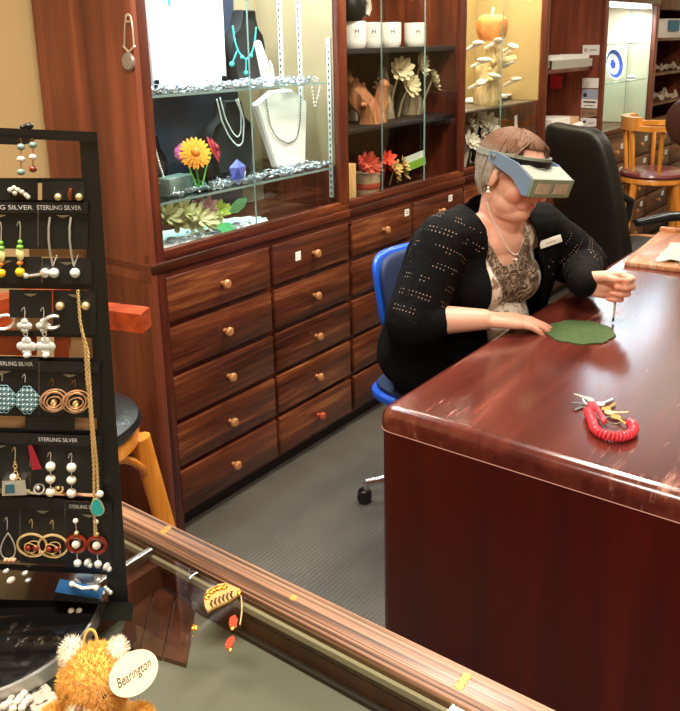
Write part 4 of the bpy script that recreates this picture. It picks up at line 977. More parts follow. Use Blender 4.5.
# flowers in a glass cup
Yf = 2.04; cx = xa(200, 190, Yf)
cup = tag(MB().lathe([(0, 0), (.042, 0), (.048, .09), (.045, .09), (.04, .006), (0, .006)], (cx, Yf, S2 + .001), None, 24).build('glass_cup', M['glassg']), 'clear glass cup holding the gerbera flowers on the lower shelf', 'cup')
def gerbera(c, n, R_, m, mc, lab, stem_to, seed):
    rnd = random.Random(seed); t_ = thing('gerbera_flower', c, lab, 'flower', 'gerberas in the glass cup'); F_ = frame(n)
    b = MB()
    for ring, cnt, rr, up in ((0, 22, R_, .0), (1, 18, R_ * .75, .006), (2, 14, R_ * .5, .010)):
        for i in range(cnt):
            a = 2 * PI * i / cnt + ring * .15 + rnd.uniform(-.05, .05); d = V((math.cos(a), math.sin(a), 0)); s_ = V((-math.sin(a), math.cos(a), 0))
            pts = [d * rr * .12 - s_ * .002, d * rr * .5 - s_ * rr * .11, d * rr * .85 - s_ * rr * .09, d * rr, d * rr * .85 + s_ * rr * .09, d * rr * .5 + s_ * rr * .11, d * rr * .12 + s_ * .002]
            z_ = lambda p: V((0, 0, up + .35 * p.length * (.4 + .2 * ring) - 3.0 * p.length ** 2))
            vs = [b.bm.verts.new(V(c) + F_ @ (p + z_(p))) for p in pts]; b.bm.faces.new(vs)
    bmesh.ops.solidify(b.bm, geom=list(b.bm.faces), thickness=.0012)
    b.build('petals', m, t_, flat=True); MB().sph(V(c) + F_ @ V((0, 0, .014)), (R_ * .28, R_ * .28, R_ * .16), F_).build('flower_centre', mc, t_)
    MB().tube(smooth([V(c), V(c).lerp(V(stem_to), .5) + V((0, .01, 0)), V(stem_to)], 1), .003, 6).build('stem', M['lime'], t_)
gerbera(onY(195, 153, Yf - .04), (-.45, -.75, .35), .056, P('golden petal', '#f0a010', .5), P('amber flower centre', '#d87a10', .6), 'yellow gerbera flower in the glass cup', (cx, Yf, S2 + .01), 1)
gerbera(onY(213, 149, Yf - .0), (.55, -.65, .35), .05, P('crimson petal', '#d03848', .5), P('dark red centre', '#801828', .6), 'red gerbera flower behind the yellow one', (cx + .01, Yf, S2 + .01), 2)
gerbera(onY(184, 152, Yf + .03), (-.6, -.5, .5), .035, P('magenta petal', '#b03880', .5), P('magenta centre', '#802060', .6), 'small magenta flower behind the yellow gerbera', (cx - .01, Yf, S2 + .01), 3)
# blue crystal
b = MB(); cc = V((xa(238, 180, 2.0), 2.0, S2 + .045)); g_ = bmesh.ops.create_icosphere(b.bm, subdivisions=1, radius=1)['verts']
for v in g_: v.co = V((v.co.x * .05, v.co.y * .03, v.co.z * .046)); v.co = rz(.4) @ v.co + cc
tag(b.build('faceted_crystal', P('blue violet crystal', '#6a78d8', .05, coat=1, trans=.4), flat=True), 'large faceted blue violet crystal on the lower shelf', 'crystal')
heap('silver_jewellery', xa(172, 196, 2.02), xa(330, 172, 2.0), 1.985, 2.06, S2, 200, 'heap of silver jewellery along the front of the lower glass shelf', 33)
b = MB(); b.box((xa(175, 190, 2.06), 2.06, S2 + .03), (.13, .06, .06), rz(.2), .006); tag(b.build('grey_gift_box', P('grey green stone', '#6a7c74', .4, var=.4, vscale=90)), 'grey green mottled box on the lower shelf under the flowers', 'box')
# lace doily, bouquet
Yd = 2.08; dcx = (xa(160, 235, 2.0) + xa(255, 222, Yd)) / 2
b = MB(); pts = [((.30 + .012 * math.sin(22 * a)) * math.cos(a), (.125 + .008 * math.sin(22 * a)) * math.sin(a)) for a in [2 * PI * k / 132 for k in range(132)]]
b.prism(pts, (dcx, 2.085, DK + .003), V((1, 0, 0)), V((0, 1, 0)), (0, 0, .012)); tag(b.build('lace_doily', P('white lace', '#eaf4f2', .7, var=.12, vscale=120, bump=.6, bscale=160)), 'white lace doily on the floor of the jewellery case', 'doily')
heap('small_jewels', dcx - .2, dcx + .2, 2.0, 2.06, DK + .016, 60, 'small silver jewels scattered over the white doily', 37, .012)
def petals(b, c, n, R_, cnt=9, seed=0, cup=.5):
    rr = random.Random(seed); F_ = frame(n); c = V(c)
    for ring in (0, 1):
        for i in range(cnt):
            a = 2 * PI * i / cnt + ring * .35; d = V((math.cos(a), math.sin(a), 0)); s_ = V((-d.y, d.x, 0)); rr_ = R_ * (1 - .35 * ring) * rr.uniform(.85, 1.1); up = cup * (1 + ring)
            vs = [b.bm.verts.new(c + F_ @ (d * rr_ * k + s_ * rr_ * w_ + V((0, 0, rr_ * up * k * k)))) for k, w_ in ((.1, -.06), (.5, -.24), (.85, -.2), (1, 0), (.85, .2), (.5, .24), (.1, .06))]
            b.bm.faces.new(vs)
    return b
bq = thing('silk_bouquet', (dcx - .07, 2.09, DK + .016), 'pale green and cream silk flower bouquet lying on the white doily', 'flowers')
rnd = random.Random(5)
def blossom(b, c, r, n=6, seed=0):
    rr = random.Random(seed)
    for i in range(n):
        d = V((rr.gauss(0, 1), rr.gauss(0, 1) - .4, rr.gauss(0, 1) + .3)).normalized(); b.sph(V(c) + d * r * .5, (r * .75, r * .5, r * .22), frame(d), 10, 6)
    return b
for k, (px, py, r_, cl) in enumerate(((168, 216, .045, '#a8a070'), (185, 212, .05, '#d0c890'), (178, 222, .04, '#c8be88'), (200, 218, .055, '#d8d4a8'), (210, 222, .045, '#c8cc90'), (192, 222, .045, '#dcd8b0'), (208, 206, .032, '#a07070'), (220, 210, .038, '#b8cc60'), (163, 205, .04, '#90906a'))):
    p = onY(px, py, 2.03 + (k % 3) * .02); p.z = max(p.z, DK + .05); bb_ = petals(MB(), p, (rnd.uniform(-.6, .3), -.8, rnd.uniform(.2, .7)), r_ * 1.05, 6, k, .55); petals(bb_, p + V((r_ * .9, .02, -.01)), (rnd.uniform(-.2, .6), -.7, .5), r_ * .8, 6, k + 30, .5); petals(bb_, p + V((-r_ * .8, .02, .015)), (-.6, -.6, .5), r_ * .7, 5, k + 50, .6)
    for v in bb_.bm.verts: v.co.z = max(v.co.z, DK + .018)
    bmesh.ops.solidify(bb_.bm, geom=list(bb_.bm.faces), thickness=.0015); bb_.build('blossom', P('blossom ' + cl, cl, .7), bq, flat=True)
for px, py, a in ((226, 228, .2), (238, 206, -.4), (205, 203, .6), (172, 203, .3)):
    p = onY(px, py, 2.0 if py > 220 else 2.07); b = MB(); R_ = Matrix.Rotation(a, 3, 'Y') @ Matrix.Rotation(-.5, 3, 'X')
    b.prism([(-.05, 0), (-.02, .018), (.02, .02), (.055, 0), (.02, -.018), (-.02, -.018)], p, R_ @ V((1, 0, 0)), R_ @ V((0, 0, 1)), R_ @ V((0, -.002, 0))); b.build('leaf', P('green leaf', '#2fa050' if px == 226 else '#4a7848', .4), bq)

# ---------------------------------------------------------------- mugs and driftwood case
MS, DS = 1.578, 1.262
def mug(px, Yq, z, lab, handle, flip=False, r=.05, h=.105, logo=True):
    x = xa(px, 32, Yq); t_ = thing('mug', (x, Yq, z), lab, 'mug', 'white mugs on the dark shelf'); c = V((x, Yq, z))
    MB().lathe([(0, .004), (r * .8, 0), (r * .95, .012), (r, .03), (r, h), (r * .94, h + .001), (r * .93, h - .004)], c, None, 28).build('mug_body', M['white'], t_)
    MB().lathe([(r * .94, h), (r * .9, .02), (0, .018)], c, None, 28).build('dark_lining', M['black'], t_)
    d = rz(handle) @ V((1, 0, 0)); MB().tube(smooth([c + d * r * .95 + V((0, 0, .085)), c + d * (r + .02) + V((0, 0, .09)), c + d * (r + .034) + V((0, 0, .06)), c + d * (r + .02) + V((0, 0, .024)), c + d * r * .95 + V((0, 0, .024))], 1), .007, 8).build('handle', M['white'] if handle < 2 else M['black'], t_)
    if logo:
        n = (CAM - c); n.z = 0; n.normalize(); n = rz(.25) @ n; u = V((-n.y, n.x, 0)); o = c + n * (r + .0006) + V((0, 0, .066))
        MB().text('M', o, u, V((0, 0, 1)), .016, .0004, .017).text('mmmmmm', o + V((0, 0, -.019)), u, V((0, 0, 1)), .0025, .0004, .03).build('logo_print', M['darktext'], t_)
    return t_
mug(354, 2.03, MS, 'white mug at the left end of the mug shelf with another stacked above it', 2.6)
mug(371, 2.12, MS, 'white mug tucked behind the leftmost mug', 2.4)
mug(390, 2.10, MS, 'white mug in the middle of the shelf behind the sliding glass', .3)
mug(415, 2.10, MS, 'rightmost white mug on the dark shelf', .1)
t_ = thing('kettle_mug', (xa(349, 10, 2.03), 2.03, MS + .107), 'black and grey rounded mug stacked on top of the leftmost white mug', 'mug')
c = V((xa(351, 10, 2.03), 2.03, MS + .107)); MB().lathe([(0, 0), (.045, 0), (.06, .03), (.062, .07), (.055, .1), (.05, .1), (.0, .02)], c, None, 24).build('mug_body', M['black'], t_)
MB().tube(smooth([c + V((.05, -.03, .09)), c + V((.085, -.035, .08)), c + V((.09, -.035, .05)), c + V((.055, -.035, .02))], 2), .014, 8).build('handle', P('grey glaze', '#b8b0a0', .4), t_)
def driftwood(base, h, r, seed, m, lab, branches=4, lean=(0, 0), name='driftwood'):
    rnd = random.Random(seed); b = MB(); base = V(base)
    def limb(p, d, L, r0, r1, n=7):
        pts = []; rr = []
        for i in range(n):
            pts.append(p.copy()); rr.append((r0 + (r1 - r0) * i / (n - 1)) * rnd.uniform(.85, 1.2)); d = (d + V((rnd.gauss(0, .16), rnd.gauss(0, .16), rnd.gauss(0, .08)))).normalized(); p = p + d * L / n
        b.tube(pts, rr, 10); b.sph(pts[-1], rr[-1] * 1.05, None, 10, 6); return pts
    tr = limb(base, V((lean[0], lean[1], 1)), h, r, r * .6)
    tr2 = limb(base + V((r * .9, .01, 0)), V((.2, 0, 1)), h * .7, r * .7, r * .35)
    for k in range(branches):
        p = tr[rnd.randint(2, 5)]; limb(p, V((rnd.choice((-1, 1)) * rnd.uniform(.5, 1), rnd.uniform(-.6, .1), rnd.uniform(-.1, .9))), h * rnd.uniform(.25, .45), r * .4, r * .15, 5)
    for v in b.bm.verts:
        k = noise.noise(v.co * 28) * .18 * r; v.co += V((k, k * .5, 0)) if v.co.z > base.z + .02 else V((0, 0, 0))
        v.co.z = max(v.co.z, base.z)
    return tag(b.build(name, m), lab, 'driftwood', 'driftwood pieces in the cases')
M['drift1'] = wood('brown driftwood', '#5a3018', '#a8683c', '#d8a070', 'Z', 1.6, 1, .7, 0); M['drift2'] = wood('grey driftwood', '#4a4034', '#948468', '#c8b898', 'Z', 1.6, 1, .7, 0); M['drift3'] = wood('bleached driftwood', '#a88c50', '#d8c088', '#f0e4bc', 'Z', 1.4, 1, .7, 0)
driftwood((xa(370, 93, 2.06), 2.06, DS), .27, .062, 3, M['drift1'], 'brown driftwood piece below the leftmost mugs', 4)
driftwood((xa(350, 90, 2.2), 2.2, DS), .25, .045, 4, M['drift2'], 'dark grey driftwood behind the brown piece at the left stile', 4)
driftwood((xa(386, 95, 2.12), 2.12, DS), .25, .04, 9, M['drift2'], 'pale forked driftwood behind the sliding glass, middle of the shelf', 7)
driftwood((xa(408, 90, 2.17), 2.17, DS), .2, .07, 12, M['drift2'], 'driftwood stump with dark cap and cream blossoms', 5)
b = MB(); c = V((xa(415, 55, 2.14), 2.14, DS + .225)); b.lathe([(0, .06), (.04, .055), (.075, .03), (.088, 0), (.06, -.012), (.02, -.01), (.018, -.06), (0, -.06)], c, None, 24); tag(b.build('dried_fungus', P('dark brown fungus', '#3a2018', .7, var=.3)), 'dark brown mushroom-shaped cap on the driftwood stump', 'fungus')
for k, (px, py, nx) in enumerate(((400, 70, -.5), (420, 66, .1), (432, 80, .4), (409, 86, -.2))):
    p = onY(px, py, 2.06); b = petals(MB(), p, (nx, -.85, .3), .062, 10, k, .45); bmesh.ops.solidify(b.bm, geom=list(b.bm.faces), thickness=.002); b.tube(smooth([p, V((p.x, p.y + .05, (p.z + DS) / 2)), V((p.x + .02, p.y + .07, DS))], 1), .005, 5)
    tag(b.build('cream_blossom', P('cream petals', '#d4c8a0', .7), flat=True), ('upper left', 'upper middle', 'right', 'lowest')[k] + ' cream dried blossom on the dark capped stump', 'flower', 'dried blossoms by the stump')
# things on the deck of the mug case
x = xa(352, 190, 1.99); wb = MB().bb((x - .025, 1.985, DK), (x + .025, 2.03, DK + .165), .003).build('wooden_block', wood('pale pine block', '#b88848', '#dcb070', '#ecc890', 'Z', 1, 1, .5, 0)); tag(wb, 'upright pale pine block at the left stile beside the clay pot', 'block')
cp = thing('clay_pot', (xa(366, 195, 2.05), 2.05, DK), 'beige clay pot with a red band and coral silk flowers behind the glass', 'pot'); c = V((xa(366, 192, 2.05), 2.05, DK))
MB().lathe([(0, 0), (.05, 0), (.058, .02), (.062, .06), (.062, .1), (.056, .102), (.052, .02), (0, .02)], c, None, 28).build('pot_body', P('beige clay', '#b09878', .6), cp)
MB().lathe([(.0615, .035), (.0635, .04), (.0637, .055), (.0625, .06)], c, None, 28).build('red_band', P('rust band', '#a04028', .6), cp)
coral = P('coral petals', '#c85a44', .6)
for k, (px, py, r_) in enumerate(((366, 164, .045), (372, 168, .04), (359, 168, .035))): bb_ = petals(MB(), onY(px, py, 2.03), (-.5 + .4 * k, -.8, .4), r_ * 1.15, 8, 60 + k, .8); bmesh.ops.solidify(bb_.bm, geom=list(bb_.bm.faces), thickness=.002); bb_.build('blossom', coral, cp, flat=True)
for k, (px, py, cl, lab) in enumerate(((387, 159, '#e85030', 'bright orange silk blossom lying right of the clay pot'), (395, 168, '#c8a860', 'tan dried leaf cluster behind the sliding glass beside the pot'), (403, 165, '#d8b878', 'pale dried blossom next to the green card'))):
    p = onY(px, py, 2.05); b = petals(MB(), p, (-.3 + .3 * k, -.8, .4), .042, 7, 70 + k, .5); petals(b, p + V((.05, .03, -.04)), (.3, -.8, .3), .045, 6, 80 + k, .4); bmesh.ops.solidify(b.bm, geom=list(b.bm.faces), thickness=.002); b.tube(smooth([p, p.lerp(V((p.x + .03, 2.1, DK + .004)), .6) + V((0, 0, .015)), V((p.x + .03, 2.1, DK + .004))], 1), .004, 6)
    tag(b.build('silk_spray', P('spray ' + cl, cl, .6)), lab, 'flower', 'silk sprays on the cabinet floor')
gc = thing('greeting_card', (xa(415, 168, 2.08), 2.08, DK), 'green and white card propped on the floor of the mug cabinet', 'card')
b = MB(); P4 = [onY(x, y, 2.05) for x, y in ((406, 172), (426, 164), (424, 150), (404, 158))]; 
def quadslab(P4, th, b=None):
    b = b or MB(); a = [b.bm.verts.new(p) for p in P4]; c = [b.bm.verts.new(p + V(th)) for p in P4]; n = len(P4); b.bm.faces.new(a); b.bm.faces.new(c[::-1])
    for i in range(n): b.bm.faces.new((a[i], c[i], c[(i + 1) % n], a[(i + 1) % n]))
    return b
quadslab(P4, (0, .003, 0)).build('card_sheet', P('white card face', '#dce8d8', .5), gc)
quadslab([P4[0], P4[1], P4[1].lerp(P4[2], .55), P4[0].lerp(P4[3], .55)], (0, -.0015, 0)).build('green_panel', P('lime green print', '#86b83a', .5), gc)
MB().tube([(P4[0] + P4[1]) / 2 + V((0, .004, .02)), V(((P4[0].x + P4[1].x) / 2, 2.09, DK))], .004, 6).build('prop', M['kick'], gc)

# ---------------------------------------------------------------- pumpkin case
CS = 1.262
driftwood((xa(486, 93, 2.08), 2.08, CS), .33, .075, 21, M['drift3'], 'bleached driftwood stump carrying the orange pumpkin', 5)
for k, (px, py) in enumerate(((478, 43), (498, 41), (513, 46), (484, 60), (508, 63), (495, 76), (516, 79), (481, 82))):
    p = onY(px, py, 1.99); b = MB(); b.sph(p, (.042, .026, .013), rz(.5 * k) @ Matrix.Rotation(.3 * math.sin(k * 2.1), 3, 'Y')); b.tube([p - V((0, 0, .004)), V((p.x - .005, 2.06, p.z - .035))], [.014, .008], 8)
    tag(b.build('bracket_fungus', P('white fungus', '#efe8d4', .6)), ('topmost left', 'topmost middle', 'topmost right', 'upper left', 'upper right', 'lower middle', 'lowest right', 'lowest left')[k] + ' white bracket fungus on the pumpkin stump', 'fungus', 'bracket fungi on the stump')
PZ = CS + .335
pk = thing('pumpkin', (xa(491, 38, 2.06), 2.06, PZ), 'orange textured pumpkin ornament with a pale stalk on the driftwood stump', 'pumpkin')
b = MB(); c = V((xa(492, 25, 2.06), 2.06, PZ)); seg = 64; prof = [(0, 0), (.05, 0), (.07, .015), (.08, .045), (.082, .075), (.08, .1), (.068, .122), (.048, .132), (.02, .127), (0, .122)]
b.lathe(prof, c, None, seg)
for v in b.bm.verts:
    d = v.co - c; a = math.atan2(d.y, d.x); r_ = math.hypot(d.x, d.y)
    k = 1 - .06 * abs(math.cos(a * 5)) ** 3 + .03 * noise.noise(v.co * 60); v.co.x = c.x + d.x * k; v.co.y = c.y + d.y * k
b.build('pumpkin_body', P('orange textured skin', '#e89448', .7, var=.3, vscale=50, bump=.8, bscale=110), pk); MB().tube([c + V((0, 0, .12)), c + V((.005, 0, .145)), c + V((.016, 0, .165))], [.009, .008, .007], 8).build('stalk', P('pale stalk', '#e8dcb0', .6), pk)
rnd = random.Random(8); labs = ('lowest left', 'upper left', 'tall middle', 'upper middle', 'right', 'lower right')
for k, (px, py, r_) in enumerate(((470, 142, .035), (469, 125, .03), (487, 124, .04), (478, 116, .028), (492, 133, .03), (482, 140, .03))):
    p = onY(px, py, 2.05 if py > 128 else 2.09); b = petals(MB(), p, (random.uniform(-.6, .4), -.8, .4), r_ * 1.7, 8, 90 + k, .5); bmesh.ops.solidify(b.bm, geom=list(b.bm.faces), thickness=.003); b.sph(p, r_ * .4); b.tube([p, V((p.x + .01, p.y + .04, DK))], .012, 6)
    tag(b.build('shell_flower', P('ivory shell', '#e0d8c4', .5)), labs[k] + ' ivory shell flower on the pumpkin case floor', 'shell flower', 'shell flowers on the case floor')
b = MB(); c = V((xa(482, 145, 2.1), 2.1, DK + .05)); b.sph(c, (.1, .06, .06), None, 24, 16)
for v in b.bm.verts: v.co += (v.co - c) * .25 * noise.noise(v.co * 18); v.co.z = max(v.co.z, DK)
tag(b.build('dark_rock', P('dark rock', '#2a2622', .7, var=.3)), 'dark rough rock among the ivory shell flowers', 'rock')
b = MB(); b.box(onY(516, 126, 2.05), (.035, .002, .12), Matrix.Rotation(-.12, 3, 'Y')); o_ = onY(516, 136, 2.05); b.bb((o_.x - .02, 2.045, DK), (o_.x + .02, 2.06, DK + .03)); tag(b.build('tall_card', M['white']), 'narrow tall white card standing behind the seated woman', 'card')
b = MB(); 
for k in range(3): b.box((4.2 + .1 * k, 2.2, CS + .012 + .008 * k), (.2, .16, .01), rz(.2 * k - .2), .002)
tag(b.build('folded_papers', M['paper']), 'folded white papers lying on the right of the pumpkin shelf', 'papers')

# ---------------------------------------------------------------- open shelves and narrow case further along
t_ = thing('file_tray', (4.75, 2.08, 1.425), 'long grey tray of small cards on the open shelf above the red note', 'tray')
xq0, xq1 = xa(549, 68, 2.0), xa(590, 64, 2.0)
b = MB(); b.bb((xq0, 1.985, 1.425), (xq1, 1.995, 1.475)).bb((xq0, 2.2, 1.425), (xq1, 2.21, 1.475)).bb((xq0, 1.985, 1.425), (xq0 + .01, 2.21, 1.475)).bb((xq1 - .01, 1.985, 1.425), (xq1, 2.21, 1.475)).bb((xq0, 1.985, 1.425), (xq1, 2.21, 1.43)); b.build('tray_body', P('grey card tray', '#a09c8c', .6), t_)
b = MB(); x = xq0 + .015
while x < xq1 - .02: b.box((x, 2.095, 1.458 + random.uniform(0, .02)), (.004, .19, .05), Matrix.Rotation(random.uniform(-.25, .25), 3, 'Y')); x += .013
b.build('cards', M['white'], t_)
PX_ = 5.393; p = onX(556, 82, PX_); b = MB(); b.box(p, (.003, .085, .085), Matrix.Rotation(.05, 3, 'X')); tag(b.build('sticky_note', P('red note', '#e83840', .6)), 'square red note stuck on the brown panel behind the black chair', 'note')
cards = [(591, 50, .0, 'pale business card alone above the grey tray', 'white', 1), (590.5, 83, .0, 'blank white card, topmost of the column of cards on the brown panel', 'white', 0), (590, 94, .02, 'blue grey business card with a dark round mark on the brown panel', 'bg', 2), (589.5, 104, .02, 'white business card with a dark heading line on the brown panel', 'white', 3), (589, 113, .03, 'tan business card under the dark-headed one on the brown panel', 'tan', 1), (589, 122, -.14, 'tilted white business card, lowest on the brown panel', 'white', 4)]
for px, py, rot, lab, mm, st in cards:
    o = onX(px, py, PX_); R_ = Matrix.Rotation(-PI / 2, 3, 'Z') @ Matrix.Rotation(rot, 3, 'Y'); t_ = thing('business_card', o, lab, 'card', 'business cards on the brown panel')
    mt = {'white': M['white'], 'bg': P('blue grey card', '#a8aec0', .5), 'tan': P('tan card', '#a07a5c', .5)}[mm]
    MB().box(o, (.112, .002, .064), R_).build('card_sheet', mt, t_)
    b = MB(); Fc = frame((-1, 0, 0))
    if st == 1: b.lathe([(.006, .0014), (.010, .0014), (.010, .001), (.006, .001)], o + R_ @ V((-.035, 0, 0)), Fc, 14).box(o + R_ @ V((.015, -.0014, 0)), (.05, .001, .005), R_)
    if st == 2: b.lathe([(0, .0016), (.014, .0016), (.014, .001), (0, .001)], o + R_ @ V((-.032, 0, -.008)), Fc, 16)
    if st == 3: b.box(o + R_ @ V((0, -.0014, .013)), (.085, .001, .010), R_).box(o + R_ @ V((0, -.0014, -.010)), (.065, .001, .004), R_)
    if st == 4: b.box(o + R_ @ V((-.03, -.0014, .005)), (.02, .001, .014), R_).box(o + R_ @ V((.015, -.0014, -.008)), (.04, .001, .004), R_)
    if st: b.build('print', M['darktext'], t_)
    else: b.bm.free()
for k, (a, c, h, lab, mt) in enumerate(((548, 566, .1, 'tall white box file at the left of the low open shelf', 'paper'), (566.5, 575, .09, 'cream book standing right of the white box file', 'kraft'))):
    X0, X1 = xa(a, 118, 2.05), xa(c, 118, 2.05); b = MB(); b.bb((X0, 2.02, 1.02), (X1, 2.2, 1.02 + h), .003); tag(b.build('box_file' if k == 0 else 'book', M[mt]), lab, 'box file' if k == 0 else 'book')
X0, X1 = xa(566, 122, 2.0), xa(579, 119, 2.0); b = MB(); b.cyl((X0, 2.0, 1.045), (X1, 1.99, 1.06), .022).tube([(X0, 2.0, 1.045), (X0 - .004, 2.0, 1.045)], .018, 12); tag(b.build('paper_roll', M['white']), 'short white paper roll lying on the low open shelf', 'paper roll')
for k, (a, c, z0, h) in enumerate(((545, 556, DK, .045), (556, 572, DK, .035))):
    X0, X1 = xa(a, 135, 2.0), xa(c, 135, 2.0); tag(MB().bb((X0 + .006, 1.97, z0), (X1, 2.15, z0 + h), .004).build('paper_stack', M['paper'] if k == 0 else M['kraft']), ('white stack of papers on the ledge behind the black chair', 'tan stack of papers on the ledge behind the black chair')[k], 'papers')
# header and lamp over the narrow case
b = MB(); b.bb((5.43, FY - .004, 1.828), (6.5, FY + .2, 2.0), .004); b.build('header_board', M['cabz'], E_)
MB().bb((5.5, FY + .03, 1.80), (6.38, FY + .1, 1.826)).build('lamp_diffuser', P('lit diffuser', '#ffffff', .5, emis='#e8f6ff', es=6), E_)
MB().bb((6.51, FY - .004, 1.80), (7.6, FY + .1, 2.0), .004).build('header_board', M['cabz'], F)
Yq = 2.1; x = xa(613, 61, Yq); t_ = thing('plate', (x, Yq, 1.30), 'blue and white decorated plate standing in the narrow lit case', 'plate'); c = V((x, Yq, 1.30 + .115))
R_ = frame((-.25, -1, .2)); MB().lathe([(0, .0), (.07, .0), (.11, .018), (.115, .018), (.075, -.006), (0, -.006)], c, R_, 32).build('plate_body', M['white'], t_)
b = MB(); b.lathe([(.075, .004), (.1, .0165), (.1, .0175), (.075, .005)], c, R_, 32); b.lathe([(0, .0012), (.035, .0012), (.035, .002), (0, .002)], c, R_, 6); 
b.build('blue_pattern', P('cobalt glaze', '#2848b0', .2), t_)
fg = thing('figurine', (xa(633, 72, 2.1), 2.1, 1.30), 'small white figurine on the glass shelf of the narrow lit case', 'figurine'); c = V((xa(633, 72, 2.1), 2.1, 1.30))
MB().lathe([(0, 0), (.045, 0), (.05, .01), (.03, .03), (.035, .06), (.024, .09), (.014, .1), (.02, .115), (.018, .13), (0, .14)], c, None, 16).build('figure_body', M['white'], fg); MB().tube([c + V((.03, 0, .05)), c + V((.02, 0, .12)), c + V((.006, 0, .19))], [.008, .007, .005], 8).build('raised_arm', M['white'], fg)
# last open shelves
X0 = xa(658, 30, 2.02); ct = thing('white_carton', (X0 + .3, 2.15, 1.59), 'white carton with a blue panel on the top open shelf at the right edge', 'carton')
MB().box((X0 + .32, 2.14, 1.665), (.6, .24, .15), rz(-.12), .004).build('carton_body', M['white'], ct); MB().box((X0 + .36, 2.0, 1.685), (.2, .004, .085), rz(-.12)).build('blue_panel', P('blue print', '#3a7898', .5), ct)
for z, px, lab, sd in ((1.33, 662, 'folded cream cloths on the middle open shelf at the right', 3), (1.10, 660, 'crumpled cream cloths on the lowest open shelf at the right', 6)):
    x = xa(px, 80, 2.05); tag(crumple((x + .12, 2.08, z), .42, .2, .09, sd, None, 18).build('folded_cloth', P('cream cloth', '#d8c8b0', .8)), lab, 'cloth', 'cloths on the open shelves')

# safety pin ornament on the end panel
pn = thing('pin_ornament', onX(128, 60, XA), 'large silver pin with a round grey medallion hanging on the brown end panel', 'ornament')
q = lambda x, y: onX(x, y, XA - .008)
MB().tube(smooth([q(124.5, 47), q(124.5, 20), q(126, 15), q(129, 14), q(131.5, 17), q(132, 22), q(134, 46)], 1), .0022, 6).tube([q(123.5, 46), q(129, 52), q(134.5, 46)], .0035, 6).build('pin', M['silver'], pn)
b = MB(); torus(b, q(128, 18), (1, 0, 0), (0, 0, 1), .011, .002, 16, 6); b.build('coil', M['silver'], pn)
b = MB(); c = q(128.5, 61.5); b.lathe([(0, -.006), (.022, -.006), (.027, 0), (.022, .006), (0, .006)], c, frame((-1, 0, 0)), 28); b.tube([q(129, 51), c + V((0, 0, .026))], .0025, 6); b.build('medallion', P('grey enamel', '#9a948c', .4, .3, var=.25, vscale=90), pn)
# ---------------------------------------------------------------- chairs
def superell(b, c, s, R=None, p=.4, q=.4, nu=40, nv=20, bend=None):
    """rounded pad: exponents p (outline) and q (edge); bend(v) shapes it in local space"""
    R = R or Matrix.Identity(3); sg = lambda x, e: math.copysign(abs(x) ** e, x); rings = []
    for j in range(nv + 1):
        ph = -PI / 2 + PI * j / nv
        row = []
        for i in range(nu):
            th = 2 * PI * i / nu
            v = V((sg(math.cos(ph), q) * sg(math.cos(th), p) * s[0] / 2, sg(math.cos(ph), q) * sg(math.sin(th), p) * s[1] / 2, sg(math.sin(ph), q) * s[2] / 2))
            if bend: v = bend(v)
            row.append(b.bm.verts.new(V(c) + R @ v))
        rings.append(row)
    for r1, r2 in zip(rings, rings[1:]):
        for i in range(nu): b.bm.faces.new((r1[i], r1[(i + 1) % nu], r2[(i + 1) % nu], r2[i]))
    bmesh.ops.remove_doubles(b.bm, verts=[v for r in (rings[0], rings[-1]) for v in r], dist=1e-5)
    return b
def five_base(par, c, ang, R_, mleg, r=.02, zt=.09):
    for k in range(5):
        a = ang + k * 2 * PI / 5; d = V((math.cos(a), math.sin(a), 0)); e = c + d * R_
        l = MB().tube([c + d * .03 + V((0, 0, zt + .045)), c + d * .1 + V((0, 0, zt + .03)), e + V((0, 0, zt - .012))], [r, r * .95, r * .7], 8).build('base_leg', mleg, par)
        MB().cyl(e + V((0, 0, zt - .015)), e + V((0, 0, .05)), .011).build('caster_stem', M['chrome'], l)
        w = MB(); sd = V((-d.y, d.x, 0)); w.lathe([(0, -.02), (.022, -.02), (.026, -.016), (.026, -.003), (.02, -.002), (.02, .002), (.026, .003), (.026, .016), (.022, .02), (0, .02)], e + d * .008 + V((0, 0, .026)), frame(sd), 18); w.build('caster', M['black'], l)
# blue typist chair under the woman
CS0 = V((2.31, 1.30, 0)); fa = math.atan2(-1, -.15)
bc_ = thing('typist_chair', CS0, 'blue plastic swivel chair with chrome legs that the woman sits on', 'chair')
Rz = rz(fa + PI / 2)          # local -y is the sitter's forward
sb = MB(); superell(sb, CS0 + V((0, 0, .44)), (.46, .45, .05), Rz, .55, .5); sb.build('seat_shell', M['blue'], bc_)
sb = MB(); superell(sb, CS0 + V((0, 0, .467)), (.43, .42, .04), Rz, .55, .6); sb.build('seat_cushion', M['navyblk'], bc_)
Lb = CS0 + Rz @ V((0, .225, 0))
bend = lambda v: V((v.x, v.y - 1.1 * v.x * v.x + .02 * math.sin(v.z * 6), v.z))
Rb = Rz @ Matrix.Rotation(-.08, 3, 'X')
sb = MB(); superell(sb, Lb + V((.03, 0, .765)), (.36, .035, .28), Rb, .5, .45, 48, 24, bend); sb.build('backrest_shell', M['blue'], bc_)
sb = MB(); superell(sb, Lb + V((.03, 0, .765)) + Rb @ V((0, -.024, 0)), (.325, .04, .25), Rb, .5, .5, 48, 24, bend); sb.build('backrest_pad', M['navyblk'], bc_)
MB().tube(smooth([Lb + V((0, 0, .72)) + Rz @ V((0, .03, 0)), Lb + V((0, 0, .55)) + Rz @ V((0, .045, 0)), Lb + V((0, 0, .43)) + Rz @ V((0, .0, 0)), CS0 + V((0, 0, .415))], 1), .014, 8).build('back_bracket', M['black'], bc_)
MB().cyl(CS0 + V((0, 0, .1)), CS0 + V((0, 0, .42)), .024).build('gas_column', M['black'], bc_)
